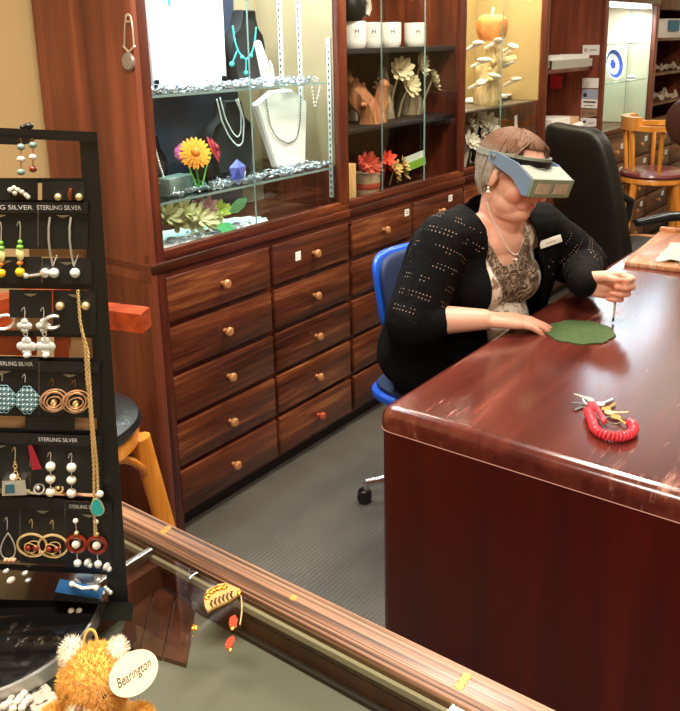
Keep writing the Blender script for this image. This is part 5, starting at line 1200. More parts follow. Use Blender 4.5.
wheel = onZ(364, 502, 0); five_base(bc_, CS0, math.atan2(wheel.y - CS0.y, wheel.x - CS0.x), (V((wheel.x, wheel.y, 0)) - CS0).length - .01, M['chrome'])
# high black leather chair
def office(c, face, mat, lab, backh=(.47, 1.235), w=.5, name='office_chair', rec=.17, arms=True, wt=.09):
    t_ = thing(name, c, lab, 'chair'); c = V(c); Rq = rz(face + PI / 2)
    sb = MB(); superell(sb, c + V((0, 0, .47)), (w + .02, .52, .12), Rq, .45, .5); sb.build('seat', mat, t_)
    H = backh[1] - backh[0]; Rt = Rq @ Matrix.Rotation(-rec, 3, 'X')
    o = c + Rq @ V((0, .26, 0)) + V((0, 0, backh[0]))
    bd = lambda v: V((v.x * (1 - .28 * max(0, v.z / H + .1) ** 1.4), v.y - .35 * v.x * v.x, v.z))
    sb = MB(); superell(sb, o + Rt @ V((0, 0, H / 2)), (w, wt, H), Rt, .42, .32, 56, 30, bd); sb.build('backrest', mat, t_)
    sb = MB(); superell(sb, o + Rt @ V((0, -.045, H / 2)), (w * .8, .06, H * .86), Rt, .45, .5, 40, 20, bd); sb.build('back_cushion', mat, t_)
    if arms:
        for s_ in (-1, 1):
            x = s_ * (w / 2 + .015)
            P_ = lambda yy, zz: c + Rq @ V((x, yy, 0)) + V((0, 0, zz))
            ar = MB().tube(smooth([P_(.25, .74), P_(.1, .77), P_(-.16, .775), P_(-.22, .74), P_(-.2, .62), P_(-.08, .47)], 2), [.018, .024, .026, .024, .02, .018], 10).build('armrest', M['leatherblue'], t_)
    MB().cyl(c + V((0, 0, .1)), c + V((0, 0, .42)), .03).build('gas_column', M['black'], t_); five_base(t_, c, face + .3, .3, M['black'], .022)
    return t_
office((4.30, 1.30, 0), math.atan2(-.6, .8), M['leather'], 'high-backed black leather chair beside the desk behind the woman', (.42, 1.205), w=.61, rec=.24)
t_ = thing('lounge_chair', (5.09, 1.05, 0), 'brown leather oval-backed chair cut by the right edge of the photo', 'chair'); c = V((5.09, 1.05, 0))
Rq = rz(math.atan2(-.12, .95) + PI / 2); bo = V((4.83, 1.135, 1.13))
sb = MB(); superell(sb, bo, (.46, .09, .32), Rq @ Matrix.Rotation(-.15, 3, 'X'), .9, .9); sb.build('backrest', M['brownleather'], t_)
sb = MB(); superell(sb, c + V((0, 0, .72)), (.42, .4, .09), Rq, .8, .6); sb.build('seat', M['brownleather'], t_)
for s_ in (-1, 1): MB().tube(smooth([bo + Rq @ V((s_ * .12, 0, -.08)), bo + Rq @ V((s_ * .12, .02, -.25)), c + Rq @ V((s_ * .12, .12, .70))], 1), .014, 8).build('back_post', M['black'], t_)
MB().cyl(c + V((0, 0, .03)), c + V((0, 0, .69)), .03).build('column', M['chrome'], t_); MB().lathe([(0, 0), (.22, 0), (.22, .012), (.05, .035), (0, .035)], c, None, 32).build('foot_plate', M['chrome'], t_)
# captain's bar stools
def captain(c, face, sz, rail_h, wood_m, rail_m, seat_m, lab, Rr=.21, tip=.17, nsp=7):
    t_ = thing('bar_stool', c, lab, 'bar stool', 'captain style bar stools'); c = V(c); Rq = rz(face + PI / 2)   # local -y forward
    L = lambda x, y, z: c + Rq @ V((x, y, 0)) + V((0, 0, z))
    ks = 1 if Rr > .2 else .86
    MB().lathe([(r_ * ks, z_) for r_, z_ in ((0, .052), (.10, .05), (.17, .042), (.2, .028), (.207, .014), (.2, .002), (0, 0))], c + V((0, 0, sz - .052)), None, 36).build('seat_cushion', seat_m, t_)
    MB().lathe([(r_ * ks, z_) for r_, z_ in ((0, 0), (.19, 0), (.197, -.01), (.197, -.035), (.185, -.04), (0, -.04))], c + V((0, 0, sz - .05)), None, 36).build('seat_frame', wood_m, t_)
    for sx in (-1, 1):
        for sy in (-1, 1):
            lg = MB(); a, e = L(sx * .12, sy * .12, sz - .09), L(sx * .21, sy * .21, 0); lg.tube([a, a.lerp(e, .3), a.lerp(e, .7), e], [.024, .023, .02, .017], 10); lg.build('leg', wood_m, t_)
    b = MB(); zr = .3; k = .12 + .09 * (1 - zr / (sz - .09))
    b.tube([L(1.36 * k * math.cos(a), 1.36 * k * math.sin(a), zr) for a in [2 * PI * i / 32 for i in range(32)]], .011, 8, True); b.build('foot_ring', wood_m, t_)
    b = MB(); b.tube([L(.125, -.125, sz - .17)] + [L(.13 - .26 * i / 10, -.135, sz - .10 - .07 * math.cos(PI * (i / 10 - .5)) * 0 - .10 * abs(i / 5 - 1) ** 2.5) for i in range(11)] + [L(-.125, -.125, sz - .17)], .009, 8); b.build('bentwood_brace', wood_m, t_)
    # U-shaped arm rail and crest
    ou, inn = [], []
    for i in range(25):
        a = PI * i / 24; ou.append(((Rr + .03) * math.cos(a), (Rr + .03) * math.sin(a) * .9)); inn.append(((Rr - .025) * math.cos(a), (Rr - .025) * math.sin(a) * .9))
    pts = [(Rr + .042, -tip), (Rr + .036, -tip * .35)] + ou + [(-Rr - .036, -tip * .35), (-Rr - .042, -tip), (-Rr + .01, -tip - .02), (-Rr + .02, -tip * .35)] + inn[::-1] + [(Rr - .02, -tip * .35), (Rr - .01, -tip - .02)]
    th = .046 if nsp == 5 and tip < .1 else .03; o = L(0, 0, rail_h - th); b = MB(); b.prism(pts, o, Rq @ V((1, 0, 0)), Rq @ V((0, 1, 0)), (0, 0, th)); bmesh.ops.recalc_face_normals(b.bm, faces=b.bm.faces); b.build('arm_rail', rail_m, t_)
    cr_ = [p for p in ou[5:20]] + [p for p in inn[5:20]][::-1]
    b = MB(); b.prism(cr_, L(0, 0, rail_h), Rq @ V((1, 0, 0)), Rq @ V((0, 1, 0)), (0, 0, .05)); b.build('crest', rail_m, t_)
    for a in ((-.05, .2, .35, .5, .65, .8, 1.05) if nsp == 7 else ((-.02, .3, .5, .7, 1.02) if tip > .1 else (.24, .42, .58, .76))):
        x, y = Rr * math.cos(a * PI), Rr * math.sin(a * PI) * .9
        MB().tube([L(x * .85, y * .85, sz - .06), L(x * .95, y * .95, (sz + rail_h) / 2), L(x, y, rail_h - .028)], [.011, .014, .011], 8).build('spindle', wood_m, t_)
    return t_
captain((5.33, 1.545, 0), math.atan2(-.92, .39), .80, 1.075, M['honey'], M['honey'], M['burgundy'], 'honey wooden bar stool with burgundy round seat beyond the black chair', .21, .17, 5)
captain((.948, 1.512, 0), math.atan2(-1.0, .12), .83, 1.012, M['honey'], M['shadedbeech'], M['leatherblue'], 'wooden bar stool with black round seat behind the earring rack', .19, .075, 5)
# ---------------------------------------------------------------- the seated woman
from mathutils.bvhtree import BVHTree
def remesh(b, voxel, it=3, fac=.5):
    me = b.mesh('tmp'); o = bpy.data.objects.new('tmp', me); COL.objects.link(o)
    md = o.modifiers.new('r', 'REMESH'); md.mode = 'VOXEL'; md.voxel_size = voxel; md.use_smooth_shade = True
    if it: ms = o.modifiers.new('s', 'SMOOTH'); ms.factor = fac; ms.iterations = it
    dg = bpy.context.evaluated_depsgraph_get(); dg.update()
    r = bpy.data.meshes.new_from_object(o.evaluated_get(dg)); bpy.data.objects.remove(o); bpy.data.meshes.remove(me)
    for p in r.polygons: p.use_smooth = True
    return r
Fb = V((-.30, -.95, 0)).normalized(); Lf = V((-Fb.y, Fb.x, 0)); Zu = V((0, 0, 1))
RB = Matrix((Lf, Fb, Zu)).transposed()
J = dict(pel=V((2.30, 1.29, .55)), bel=V((2.305, 1.215, .70)), che=V((2.315, 1.185, .89)), upc=V((2.315, 1.155, .985)), nb=V((2.312, 1.135, 1.03)),
         sR=V((2.115, 1.215, 1.02)), sL=V((2.495, 1.075, 1.005)), eR=V((2.0, 1.235, .79)), wR=V((2.085, 1.057, .803)), eL=V((2.64, .98, .862)), wL=V((2.368, .872, .874)), hc=V((2.300, 1.081, 1.205)))
yaw_h = V((-.25, -.968, 0)).normalized(); ph_ = math.radians(11)
Fh = yaw_h * math.cos(ph_) - Zu * math.sin(ph_); Uh = yaw_h * math.sin(ph_) + Zu * math.cos(ph_); Lh = Uh.cross(Fh) * -1
if Lh.dot(Lf) < 0: Lh = -Lh
_rl = math.radians(8); Lh, Uh = Lh * math.cos(_rl) - Uh * math.sin(_rl), Uh * math.cos(_rl) + Lh * math.sin(_rl)
RH = Matrix((Lh, Fh, Uh)).transposed()
HS = 1.04
def H(x, y, z): return J['hc'] + (Lh * x + Fh * y + Uh * z) * HS
def hs(b, c, r, R=None): b.sph(H(*c), tuple(k * HS for k in r), RH if R is None else RH @ R, 20, 14)
def hcap(b, a, c, ra, rb): b.caps(H(*a), H(*c), ra * HS, rb * HS, 12)
def torso(b, g=0.0, bust=True):
    b.sph(J['pel'], (.205 + g, .165 + g, .13 + g), RB, 28, 18); b.sph(J['bel'], (.195 + g, .165 + g, .17 + g), RB, 28, 18)
    b.sph(J['che'], (.18 + g, .135 + g, .17 + g), RB, 28, 18); b.sph(J['upc'], (.165 + g, .10 + g, .085 + g), RB, 28, 18)
    for s in (-1, 1): b.sph(J['che'] + Lf * .08 * s + Fb * .072 + Zu * -.03, (.075 + g, .068 + g, .075 + g), RB, 20, 14)
    b.caps(J['sR'], J['upc'] + Zu * .02, .058 + g, .075 + g, 16); b.caps(J['sL'], J['upc'] + Zu * .02, .058 + g, .075 + g, 16)
def hand(b, W, fw, pn, curls, thumb, spread=.0):
    fw = fw.normalized(); pn = (pn - fw * pn.dot(fw)).normalized(); sd = thumb_side[0]; sd = (sd - fw * sd.dot(fw) - pn * sd.dot(pn)).normalized()
    spec = [(.029, .086, (.043, .026, .021), (.0102, .0095, .0085, .0072)), (.0095, .089, (.047, .030, .022), (.0104, .0096, .0086, .0073)), (-.0098, .085, (.043, .028, .022), (.0100, .0092, .0083, .007)), (-.0285, .077, (.034, .021, .019), (.009, .0082, .0074, .0063))]
    tips = []; mcps = []
    K = 1.14
    for k, (o, f, Ls, rr) in enumerate(spec):
        o *= K * 1.04; f *= K * .96; Ls = [x * K * .97 for x in Ls]; rr = [x * K * 1.05 for x in rr]
        m = W + fw * f + sd * o; mcps.append(m)
        b.caps(W + sd * o * .62 + fw * .012, m, .0185, .0145, 12)
        d = (fw + sd * o * spread).normalized(); p = m; cum = 0
        for s_ in range(3):
            cum += curls[k][s_]; dd = d * math.cos(cum) + pn * math.sin(cum); q_ = p + dd * Ls[s_]
            b.caps(p, q_, rr[s_], rr[s_ + 1], 12); p = q_
        tips.append(p)
    for a_, c_ in zip(mcps, mcps[1:]): b.caps(a_, c_, .0135, .0135, 10)
    b.sph(W + fw * .05 + pn * .006, (.03, .04, .014), frame(pn, sd), 16, 10)
    t0 = W + fw * .02 + sd * .022 + pn * .006; t1 = t0 + (fw * thumb[0][0] + sd * thumb[0][1] + pn * thumb[0][2]).normalized() * .043
    t2 = t1 + (fw * thumb[1][0] + sd * thumb[1][1] + pn * thumb[1][2]).normalized() * .031; t3 = t2 + (fw * thumb[2][0] + sd * thumb[2][1] + pn * thumb[2][2]).normalized() * .024
    b.caps(t0, t1, .018, .014, 12).caps(t1, t2, .0135, .012, 12).caps(t2, t3, .012, .0095, 12)
    return tips, t3
b = MB(); torso(b)
# head
hs(b, (0, -.012, .032), (.079, .098, .088)); hs(b, (0, .028, -.04), (.066, .066, .082)); hs(b, (0, .055, -.1), (.036, .034, .026)); hs(b, (0, .028, -.104), (.058, .056, .036))
for s in (-1, 1):
    hs(b, (s * .038, .05, -.046), (.034, .034, .034)); hs(b, (s * .036, .03, -.08), (.034, .042, .036)); hcap(b, (s * .014, .092, .028), (s * .05, .074, .026), .0075, .006)
    hs(b, (s * .083, -.008, -.012), (.010, .020, .032), Matrix.Rotation(-.15, 3, 'X')); hs(b, (s * .012, .107, -.040), (.0105, .012, .009)); hs(b, (s * .034, .072, .002), (.017, .012, .008))
hcap(b, (0, .09, .012), (0, .118, -.034), .0095, .0145); hs(b, (0, .086, -.066), (.024, .009, .0055)); hs(b, (0, .084, -.077), (.021, .0095, .006)); hs(b, (0, .07, -.072), (.04, .025, .02))
b.caps(J['nb'], H(0, -.02, -.06), .066, .062, 20); b.caps(J['nb'] + Fb * .02, H(0, .03, -.1), .05, .045, 16)
# arms
b.caps(J['sR'], J['eR'], .056, .050, 16).caps(J['eR'], J['wR'], .053, .031, 16).caps(J['sL'], J['eL'], .056, .046, 16).caps(J['eL'], J['wL'], .046, .028, 16)
d2 = math.radians
thumb_side = [V((.72, .68, 0))]
fR = V((.66, -.745, -.10)); tipsR, _ = hand(b, J['wR'] + fR.normalized() * .012, fR, V((0, 0, -1)), [(d2(6), d2(16), d2(10)), (d2(5), d2(14), d2(10)), (d2(6), d2(16), d2(12)), (d2(9), d2(18), d2(12))], ((.8, .55, .3), (.95, .1, .25), (.98, -.1, .2)), .6)
thumb_side[0] = V((0, 0, 1)); fL = V((.52, -.85, -.06)); pL = V((-.85, -.52, 0))
tipsL, tL = hand(b, J['wL'] + fL.normalized() * .012, fL, pL, [(d2(52), d2(78), d2(40)), (d2(58), d2(84), d2(45)), (d2(62), d2(88), d2(45)), (d2(66), d2(88), d2(45))], ((.75, .3, .75), (.8, -.1, .5), (.75, -.3, .45)), 0)
# legs and feet under the desk
knee, ank = {}, {}
for s in (-1, 1):
    hp = J['pel'] + Lf * .10 * s + Fb * .02; knee[s] = V((2.30 + s * .12, .90, .555)); ank[s] = V((2.31 + s * .12, .93, .1))
    b.caps(hp, knee[s], .095, .066, 16).caps(knee[s], ank[s], .058, .038, 16); b.caps(ank[s] + V((0, .02, -.055)), ank[s] + V((0, -.13, -.07)), .036, .028, 12)
body_me = remesh(b, .0038, 4, .5)
# local tint: lips, cheeks, fingertips
at = body_me.attributes.new('tint', 'FLOAT', 'POINT'); at2 = body_me.attributes.new('flush', 'FLOAT', 'POINT')
inv = RH.inverted()
for i, v in enumerate(body_me.vertices):
    q_ = inv @ (v.co - J['hc']) / HS
    at.data[i].value = max(0.0, min(1.0, 2.2 * (1 - (q_.x / .026) ** 2 - ((q_.z + .0715) / .0115) ** 2))) if q_.y > .07 else 0.0
    f1 = sum(max(0, 1 - (q_ - V((s * .045, .075, -.045))).length / .045) for s in (-1, 1)) + max(0, 1 - (q_ - V((0, .12, -.035))).length / .03)
    f2 = max([max(0, 1 - (v.co - t_).length / .03) for t_ in tipsR + tipsL])
    at2.data[i].value = min(1, f1 + f2)
def skin_mat():
    N = NT('skin'); b_ = N.n('ShaderNodeBsdfPrincipled'); N.l(b_.outputs[0], N.out.inputs[0])
    a1 = N.n('ShaderNodeAttribute', attribute_name='tint'); a2 = N.n('ShaderNodeAttribute', attribute_name='flush'); tc = N.n('ShaderNodeTexCoord')
    nz = N.n('ShaderNodeTexNoise'); nz.inputs['Scale'].default_value = 35; nz.inputs['Detail'].default_value = 5; N.l(tc.outputs['Object'], nz.inputs['Vector'])
    m0 = N.n('ShaderNodeMix', data_type='RGBA'); m0.inputs[6].default_value = srgb('#d89c82'); m0.inputs[7].default_value = srgb('#e6b29a'); N.l(nz.outputs[0], m0.inputs[0])
    m1 = N.n('ShaderNodeMix', data_type='RGBA'); m1.inputs[7].default_value = srgb('#d07860'); N.l(a2.outputs['Fac'], m1.inputs[0]); N.l(m0.outputs[2], m1.inputs[6])
    m2 = N.n('ShaderNodeMix', data_type='RGBA'); m2.inputs[7].default_value = srgb('#bc6a60'); N.l(a1.outputs['Fac'], m2.inputs[0]); N.l(m1.outputs[2], m2.inputs[6])
    N.l(m2.outputs[2], b_.inputs['Base Color']); b_.inputs['Roughness'].default_value = .48
    b_.inputs['Subsurface Weight'].default_value = .12; b_.inputs['Subsurface Radius'].default_value = (.01, .004, .002); b_.inputs['Subsurface Scale'].default_value = .5
    bp = N.n('ShaderNodeBump'); bp.inputs['Strength'].default_value = .1; bp.inputs['Distance'].default_value = .003; n2 = N.n('ShaderNodeTexNoise'); n2.inputs['Scale'].default_value = 160; N.l(tc.outputs['Object'], n2.inputs['Vector']); N.l(n2.outputs[0], bp.inputs['Height']); N.l(bp.outputs[0], b_.inputs['Normal'])
    return N.m
M['skin'] = skin_mat()
def bvh(me): return BVHTree.FromPolygons([v.co.copy() for v in me.vertices], [tuple(p.vertices) for p in me.polygons])
body_bvh = bvh(body_me)
per = thing('person', (J['pel'].x, J['pel'].y, .49), 'seated woman in black lace cardigan leaning over the desk, holding a small pick', 'person')
link_mesh('body', body_me, M['skin'], per)
for s in (-1, 1):
    e = MB().sph(H(s * .033, .0745, .006), .0125 * HS, None, 16, 12).build('eye', P('eye white', '#e8e4dc', .2), per)
    MB().sph(H(s * .033, .0835, .004), .0058 * HS, None, 12, 8).build('iris', P('brown iris', '#3a2a20', .15), e)
# nails on the flat hand
nb_ = MB()
for p in tipsR:
    h_ = body_bvh.find_nearest(p + V((0, 0, .02)))
    nb_.sph(h_[0], (.0045, .0055, .0012), frame(h_[1], fR), 10, 6)
nb_.build('fingernails', P('nail', '#e8b8a0', .25, coat=.3), per)
# ---- garments: region tests in the chest plane (across, height)
PC = J['che'] + Fb * .15
def sz(x, y): p = onP(x, y, PC, Fb); return ((p - J['che']).dot(Lf), p.z)
def inside(pt, poly):
    x, y = pt; c = False; n = len(poly)
    for i in range(n):
        x1, y1 = poly[i]; x2, y2 = poly[i - 1]
        if (y1 > y) != (y2 > y) and x < (x2 - x1) * (y - y1) / (y2 - y1) + x1: c = not c
    return c
def loc(p): d = p - J['che']; return d.dot(Lf), d.dot(Fb)
def cut(me, test):
    bm = bmesh.new(); bm.from_mesh(me); bmesh.ops.delete(bm, geom=[f for f in bm.faces if test(f.calc_center_median())], context='FACES')
    for _ in range(8):
        bv = [v for v in bm.verts if v.is_boundary]; new = {}
        for v in bv:
            nb2 = [e.other_vert(v).co for e in v.link_edges if e.is_boundary]
            if len(nb2) == 2: new[v] = v.co * .4 + (nb2[0] + nb2[1]) * .3
        for v, c_ in new.items(): v.co = c_
    bm.to_mesh(me); bm.free()
def solid(me, th):
    bm = bmesh.new(); bm.from_mesh(me); bmesh.ops.solidify(bm, geom=list(bm.faces), thickness=th); 
    for f in bm.faces: f.smooth = True
    bm.to_mesh(me); bm.free()
# blouse
VN = [sz(*p) for p in ((470, 170), (490, 205), (496, 240), (507, 268), (520, 262), (530, 236), (537, 214), (545, 170))]
b = MB(); torso(b, .008); bl_me = remesh(b, .006, 6)
cut(bl_me, lambda p: p.z > 1.035 or (loc(p)[1] > -.02 and inside((loc(p)[0], p.z), VN)) or p.z < .5)
LP_ = [sz(*p) for p in ((487, 210), (492, 240), (500, 285), (508, 304), (530, 306), (541, 290), (541, 262), (534, 235), (536, 215), (520, 250), (508, 258), (498, 236))]
at = bl_me.attributes.new('panel', 'FLOAT', 'POINT'); ats = bl_me.attributes.new('across', 'FLOAT', 'POINT')
cl = sum(p[0] for p in LP_) / len(LP_)
for i, v in enumerate(bl_me.vertices):
    at.data[i].value = 1.0 if loc(v.co)[1] > 0 and inside((loc(v.co)[0], v.co.z), LP_) else 0.0; ats.data[i].value = abs(loc(v.co)[0] - cl)
def blouse_mat():
    N = NT('cream satin with dark lace panel'); b_ = N.n('ShaderNodeBsdfPrincipled'); N.l(b_.outputs[0], N.out.inputs[0]); tc = N.n('ShaderNodeTexCoord')
    n1 = N.n('ShaderNodeTexNoise'); n1.inputs['Scale'].default_value = 26; n1.inputs['Detail'].default_value = 3; n1.inputs['Distortion'].default_value = 1.2; N.l(tc.outputs['Object'], n1.inputs['Vector'])
    c1 = N.n('ShaderNodeValToRGB'); c1.color_ramp.elements[0].position = .36; c1.color_ramp.elements[0].color = srgb('#8a7460'); c1.color_ramp.elements[1].position = .47; c1.color_ramp.elements[1].color = srgb('#f0e4d4'); N.l(n1.outputs[0], c1.inputs[0])
    ac = N.n('ShaderNodeAttribute', attribute_name='across'); sp = N.n('ShaderNodeSeparateXYZ'); N.l(tc.outputs['Object'], sp.inputs[0]); cb = N.n('ShaderNodeCombineXYZ'); N.l(ac.outputs['Fac'], cb.inputs[0]); N.l(sp.outputs[2], cb.inputs[1])
    vo = N.n('ShaderNodeTexNoise'); vo.inputs['Scale'].default_value = 42; vo.inputs['Detail'].default_value = 2; vo.inputs['Distortion'].default_value = 2.2; N.l(cb.outputs[0], vo.inputs['Vector'])
    c2 = N.n('ShaderNodeValToRGB'); e = c2.color_ramp.elements; e[0].position = .38; e[0].color = srgb('#4a3e34'); e[1].position = .62; e[1].color = srgb('#b8a48c'); k = e.new(.5); k.color = srgb('#76665a'); N.l(vo.outputs[0], c2.inputs[0])
    pa = N.n('ShaderNodeAttribute', attribute_name='panel'); mx = N.n('ShaderNodeMix', data_type='RGBA'); N.l(pa.outputs['Fac'], mx.inputs[0]); N.l(c1.outputs[0], mx.inputs[6]); N.l(c2.outputs[0], mx.inputs[7]); N.l(mx.outputs[2], b_.inputs['Base Color'])
    b_.inputs['Roughness'].default_value = .38; bp = N.n('ShaderNodeBump'); bp.inputs['Strength'].default_value = .3; bp.inputs['Distance'].default_value = .006; N.l(vo.outputs[0], bp.inputs['Height']); N.l(bp.outputs[0], b_.inputs['Normal'])
    return N.m
blv = bvh(bl_me)
link_mesh('blouse', bl_me, blouse_mat(), per)
# skirt
b = MB(); b.sph(J['pel'], (.225, .185, .14), RB, 28, 18)
for s in (-1, 1):
    b.caps(J['pel'] + Lf * .10 * s + Fb * .02, knee[s], .108, .08, 16).caps(knee[s], knee[s].lerp(ank[s], .55), .078, .085, 16)
b.caps(knee[-1], knee[1], .075, .075, 14); b.caps(J['pel'] + Fb * .1, (knee[1] + knee[-1]) / 2, .09, .075, 14)
sk = remesh(b, .008, 6); cut(sk, lambda p: p.z < .3 or p.z > .69); solid(sk, .003); link_mesh('skirt', sk, P('black jersey', '#121114', .8, var=.2), per)
b = MB()
for s in (-1, 1):
    f0 = ank[s] + V((0, .03, -.062)); b.caps(f0, f0 + V((0, -.17, -.012)), .042, .034, 14); b.bb(f0 + V((-.036, -.2, -.038)), f0 + V((.036, .04, -.026)), .005)
b.build('shoes', M['black'], per)
# cardigan
G = .02
b = MB(); torso(b, G)
b.caps(J['sR'] + Zu * .0, J['eR'] + V((-.005, .01, .0)), .078, .082, 18).caps(J['eR'] + V((0, .005, .0)), J['eR'].lerp(J['wR'], .16), .082, .070, 18)
b.caps(J['sR'] + V((.03, .03, -.05)), V((2.13, 1.34, .62)), .10, .11, 18); b.caps(J['eR'] + V((.03, .03, 0)), V((2.14, 1.30, .60)), .085, .10, 18)
b.caps(J['sL'], J['eL'], .078, .078, 18).caps(J['eL'], J['eL'].lerp(J['wL'], .98), .07, .045, 18); b.caps(J['sL'] + V((0, .02, -.05)), V((2.47, 1.18, .62)), .10, .11, 18); b.caps(J['sL'] + V((.02, .02, -.06)), J['eL'] + V((-.02, .04, -.01)), .08, .06, 16)
b.sph(J['pel'] + Zu * .03, (.235, .20, .14), RB, 28, 18)
b.caps(J['nb'] - Fb * .045 + Zu * .03, J['upc'] - Fb * .03, .075, .08, 16).caps(J['nb'] - Fb * .035 + Zu * .018 - Lf * .03, J['sR'] + Zu * .012, .07, .066, 16).caps(J['nb'] - Fb * .035 + Zu * .012, J['sL'] + Zu * .012, .068, .066, 16)
ca = remesh(b, .0055, 6)
OP = [sz(*p) for p in ((474, 130), (495, 198), (495, 240), (491, 290), (490, 345), (560, 345), (553, 300), (551, 275), (547, 250), (541, 232), (538, 212), (552, 130))]
_no = [v.normal.copy() for v in ca.vertices]
for v in ca.vertices:
    n_ = _no[v.index]; k = noise.noise(v.co * V((9, 9, 4)) if False else V((v.co.x * 14, v.co.y * 14, v.co.z * 5))) * .006 + noise.noise(v.co * 40) * .0015
    v.co += n_ * k
    if v.co.y < 1.03 and v.co.z < .768: v.co.z = .768
hd = J['nb']
cut(ca, lambda p: (-.03 < loc(p)[1] < .235 and inside((loc(p)[0], p.z), OP)) or p.z < .50 or ((p - H(0, -.0, -.06)).length < .076))
# knitted rows: coordinates round and along the sleeves
for nme in ('lu', 'lv', 'lm'): ca.attributes.new(nme, 'FLOAT', 'POINT')
A_ = {n: ca.attributes[n].data for n in ('lu', 'lv', 'lm')}
for i, v in enumerate(ca.vertices):
    best = None
    for s0, e0, lo, hi in ((J['sR'] + V((.05, 0, .05)), J['eR'], -.02, 1.05), (J['sL'], J['eL'], .25, 1.1)):
        ax_ = e0 - s0; L_ = ax_.length; ax_ = ax_ / L_; d_ = v.co - s0; t_ = d_.dot(ax_); rad = d_ - ax_ * t_
        if rad.length < .135 and lo < t_ / L_ < hi and (best is None or rad.length < best[0]):
            x_ = V((-.8, -.6, 0)); x_ = (x_ - ax_ * x_.dot(ax_)).normalized(); y_ = ax_.cross(x_); an = math.atan2(rad.dot(y_), rad.dot(x_))
            best = (rad.length, an * .1, t_, an)
    if best: A_['lu'][i].value = best[1]; A_['lv'][i].value = best[2]; A_['lm'][i].value = 1.0 if abs(best[3]) < 1.25 else 0.0
def knit_mat():
    N = NT('black knit with eyelet rows'); b_ = N.n('ShaderNodeBsdfPrincipled'); N.l(b_.outputs[0], N.out.inputs[0])
    at_ = {k: N.n('ShaderNodeAttribute', attribute_name=k) for k in ('lu', 'lv', 'lm')}
    def mth(op, a, c=None):
        n_ = N.n('ShaderNodeMath', operation=op)
        for i, x in enumerate((a, c)):
            if x is None: continue
            if isinstance(x, (int, float)): n_.inputs[i].default_value = x
            else: N.l(x, n_.inputs[i])
        return n_.outputs[0]
    u = mth('MULTIPLY', at_['lu'].outputs['Fac'], 1 / .0125); v_ = mth('MULTIPLY', at_['lv'].outputs['Fac'], 1 / .0125)
    du = mth('SUBTRACT', mth('FRACT', mth('ADD', u, 100)), .5); dv = mth('SUBTRACT', mth('FRACT', mth('ADD', v_, 100)), .5)
    r2 = mth('ADD', mth('MULTIPLY', du, du), mth('MULTIPLY', dv, dv)); dot = mth('LESS_THAN', r2, .022)
    row = mth('MODULO', mth('FLOOR', mth('ADD', v_, 100)), 4); rows = mth('LESS_THAN', row, 1.5)
    nz = N.n('ShaderNodeTexNoise'); nz.inputs['Scale'].default_value = 22; tc = N.n('ShaderNodeTexCoord'); N.l(tc.outputs['Object'], nz.inputs['Vector']); gate = mth('GREATER_THAN', nz.outputs[0], .5)
    f = mth('MULTIPLY', mth('MULTIPLY', dot, rows), mth('MULTIPLY', at_['lm'].outputs['Fac'], gate))
    mx = N.n('ShaderNodeMix', data_type='RGBA'); mx.inputs[6].default_value = srgb('#070606'); mx.inputs[7].default_value = srgb('#a8907e'); N.l(f, mx.inputs[0]); N.l(mx.outputs[2], b_.inputs['Base Color'])
    b_.inputs['Roughness'].default_value = .85; b_.inputs['Sheen Weight'].default_value = .0; b_.inputs['Specular IOR Level'].default_value = .15
    n2 = N.n('ShaderNodeTexNoise'); n2.inputs['Scale'].default_value = 240; N.l(tc.outputs['Object'], n2.inputs['Vector']); bp = N.n('ShaderNodeBump'); bp.inputs['Strength'].default_value = .5; bp.inputs['Distance'].default_value = .004; N.l(n2.outputs[0], bp.inputs['Height']); N.l(bp.outputs[0], b_.inputs['Normal'])
    return N.m
cav = bvh(ca)
solid(ca, -.004)
link_mesh('cardigan', ca, knit_mat(), per)
def hit(x, y, trees, off=0):
    d = ray(x, y).normalized(); best = None
    for t_ in trees:
        r = t_.ray_cast(CAM, d)
        if r[0] is not None and (best is None or r[3] < best[2]): best = (r[0], r[1] if r[1].dot(d) < 0 else -r[1], r[3])
    return (best[0] + best[1] * off, best[1]) if best else (None, None)
# name badge, necklace, earring
p, n = hit(548, 240.5, [cav, body_bvh, blv], .009); n = (n + (CAM - p).normalized() * .8).normalized(); R_ = frame(n, RT); u_ = (RT + UP * .33); u_ = (u_ - n * u_.dot(n)).normalized(); v_ = n.cross(u_)
nt = MB().box(p + n * .009, (.074, .025, .003), Matrix((u_, v_, n)).transposed(), .002).build('name_badge', M['white'], per); nt['label'] = 'white name badge'
MB().box(p + n * .0112 - v_ * .001, (.034, .003, .0006), Matrix((u_, v_, n)).transposed()).build('faint_print', P('faint print', '#b8b4ae', .6), nt)
pts = [hit(x, y, [body_bvh, blv], .004)[0] for x, y in ((488, 203), (491, 214), (496, 226), (502, 240), (508, 250), (514, 256), (519, 253), (522, 243), (524, 232), (524, 224))]
pts = [p for p in pts if p is not None]
b = MB()
for p in resample(smooth(resample(pts, 40), 3), 46): b.sph(p, .0034, None, 8, 6)
nk_ = b.build('bead_necklace', M['pearl'], per); nk_['label'] = 'pearl bead necklace with charms'
p, n = hit(515, 261, [body_bvh, blv], .006); b = MB(); b.sph(p, (.008, .005, .011)).sph(p + V((.002, 0, -.018)), (.006, .004, .008)).sph(p + V((-.008, .004, .006)), .005); b.build('charms', M['silver'], nk_)
b = MB(); e0 = H(-.091, -.004, -.046); b.sph(e0, .004).sph(e0 - Zu * .012, .006).tube([e0, e0 - Zu * .012], .0012, 6); b.build('earring', M['pearl'], per)
b = MB(); p = J['wL'] + fL.normalized() * .055 - V((0, 0, .03)); 
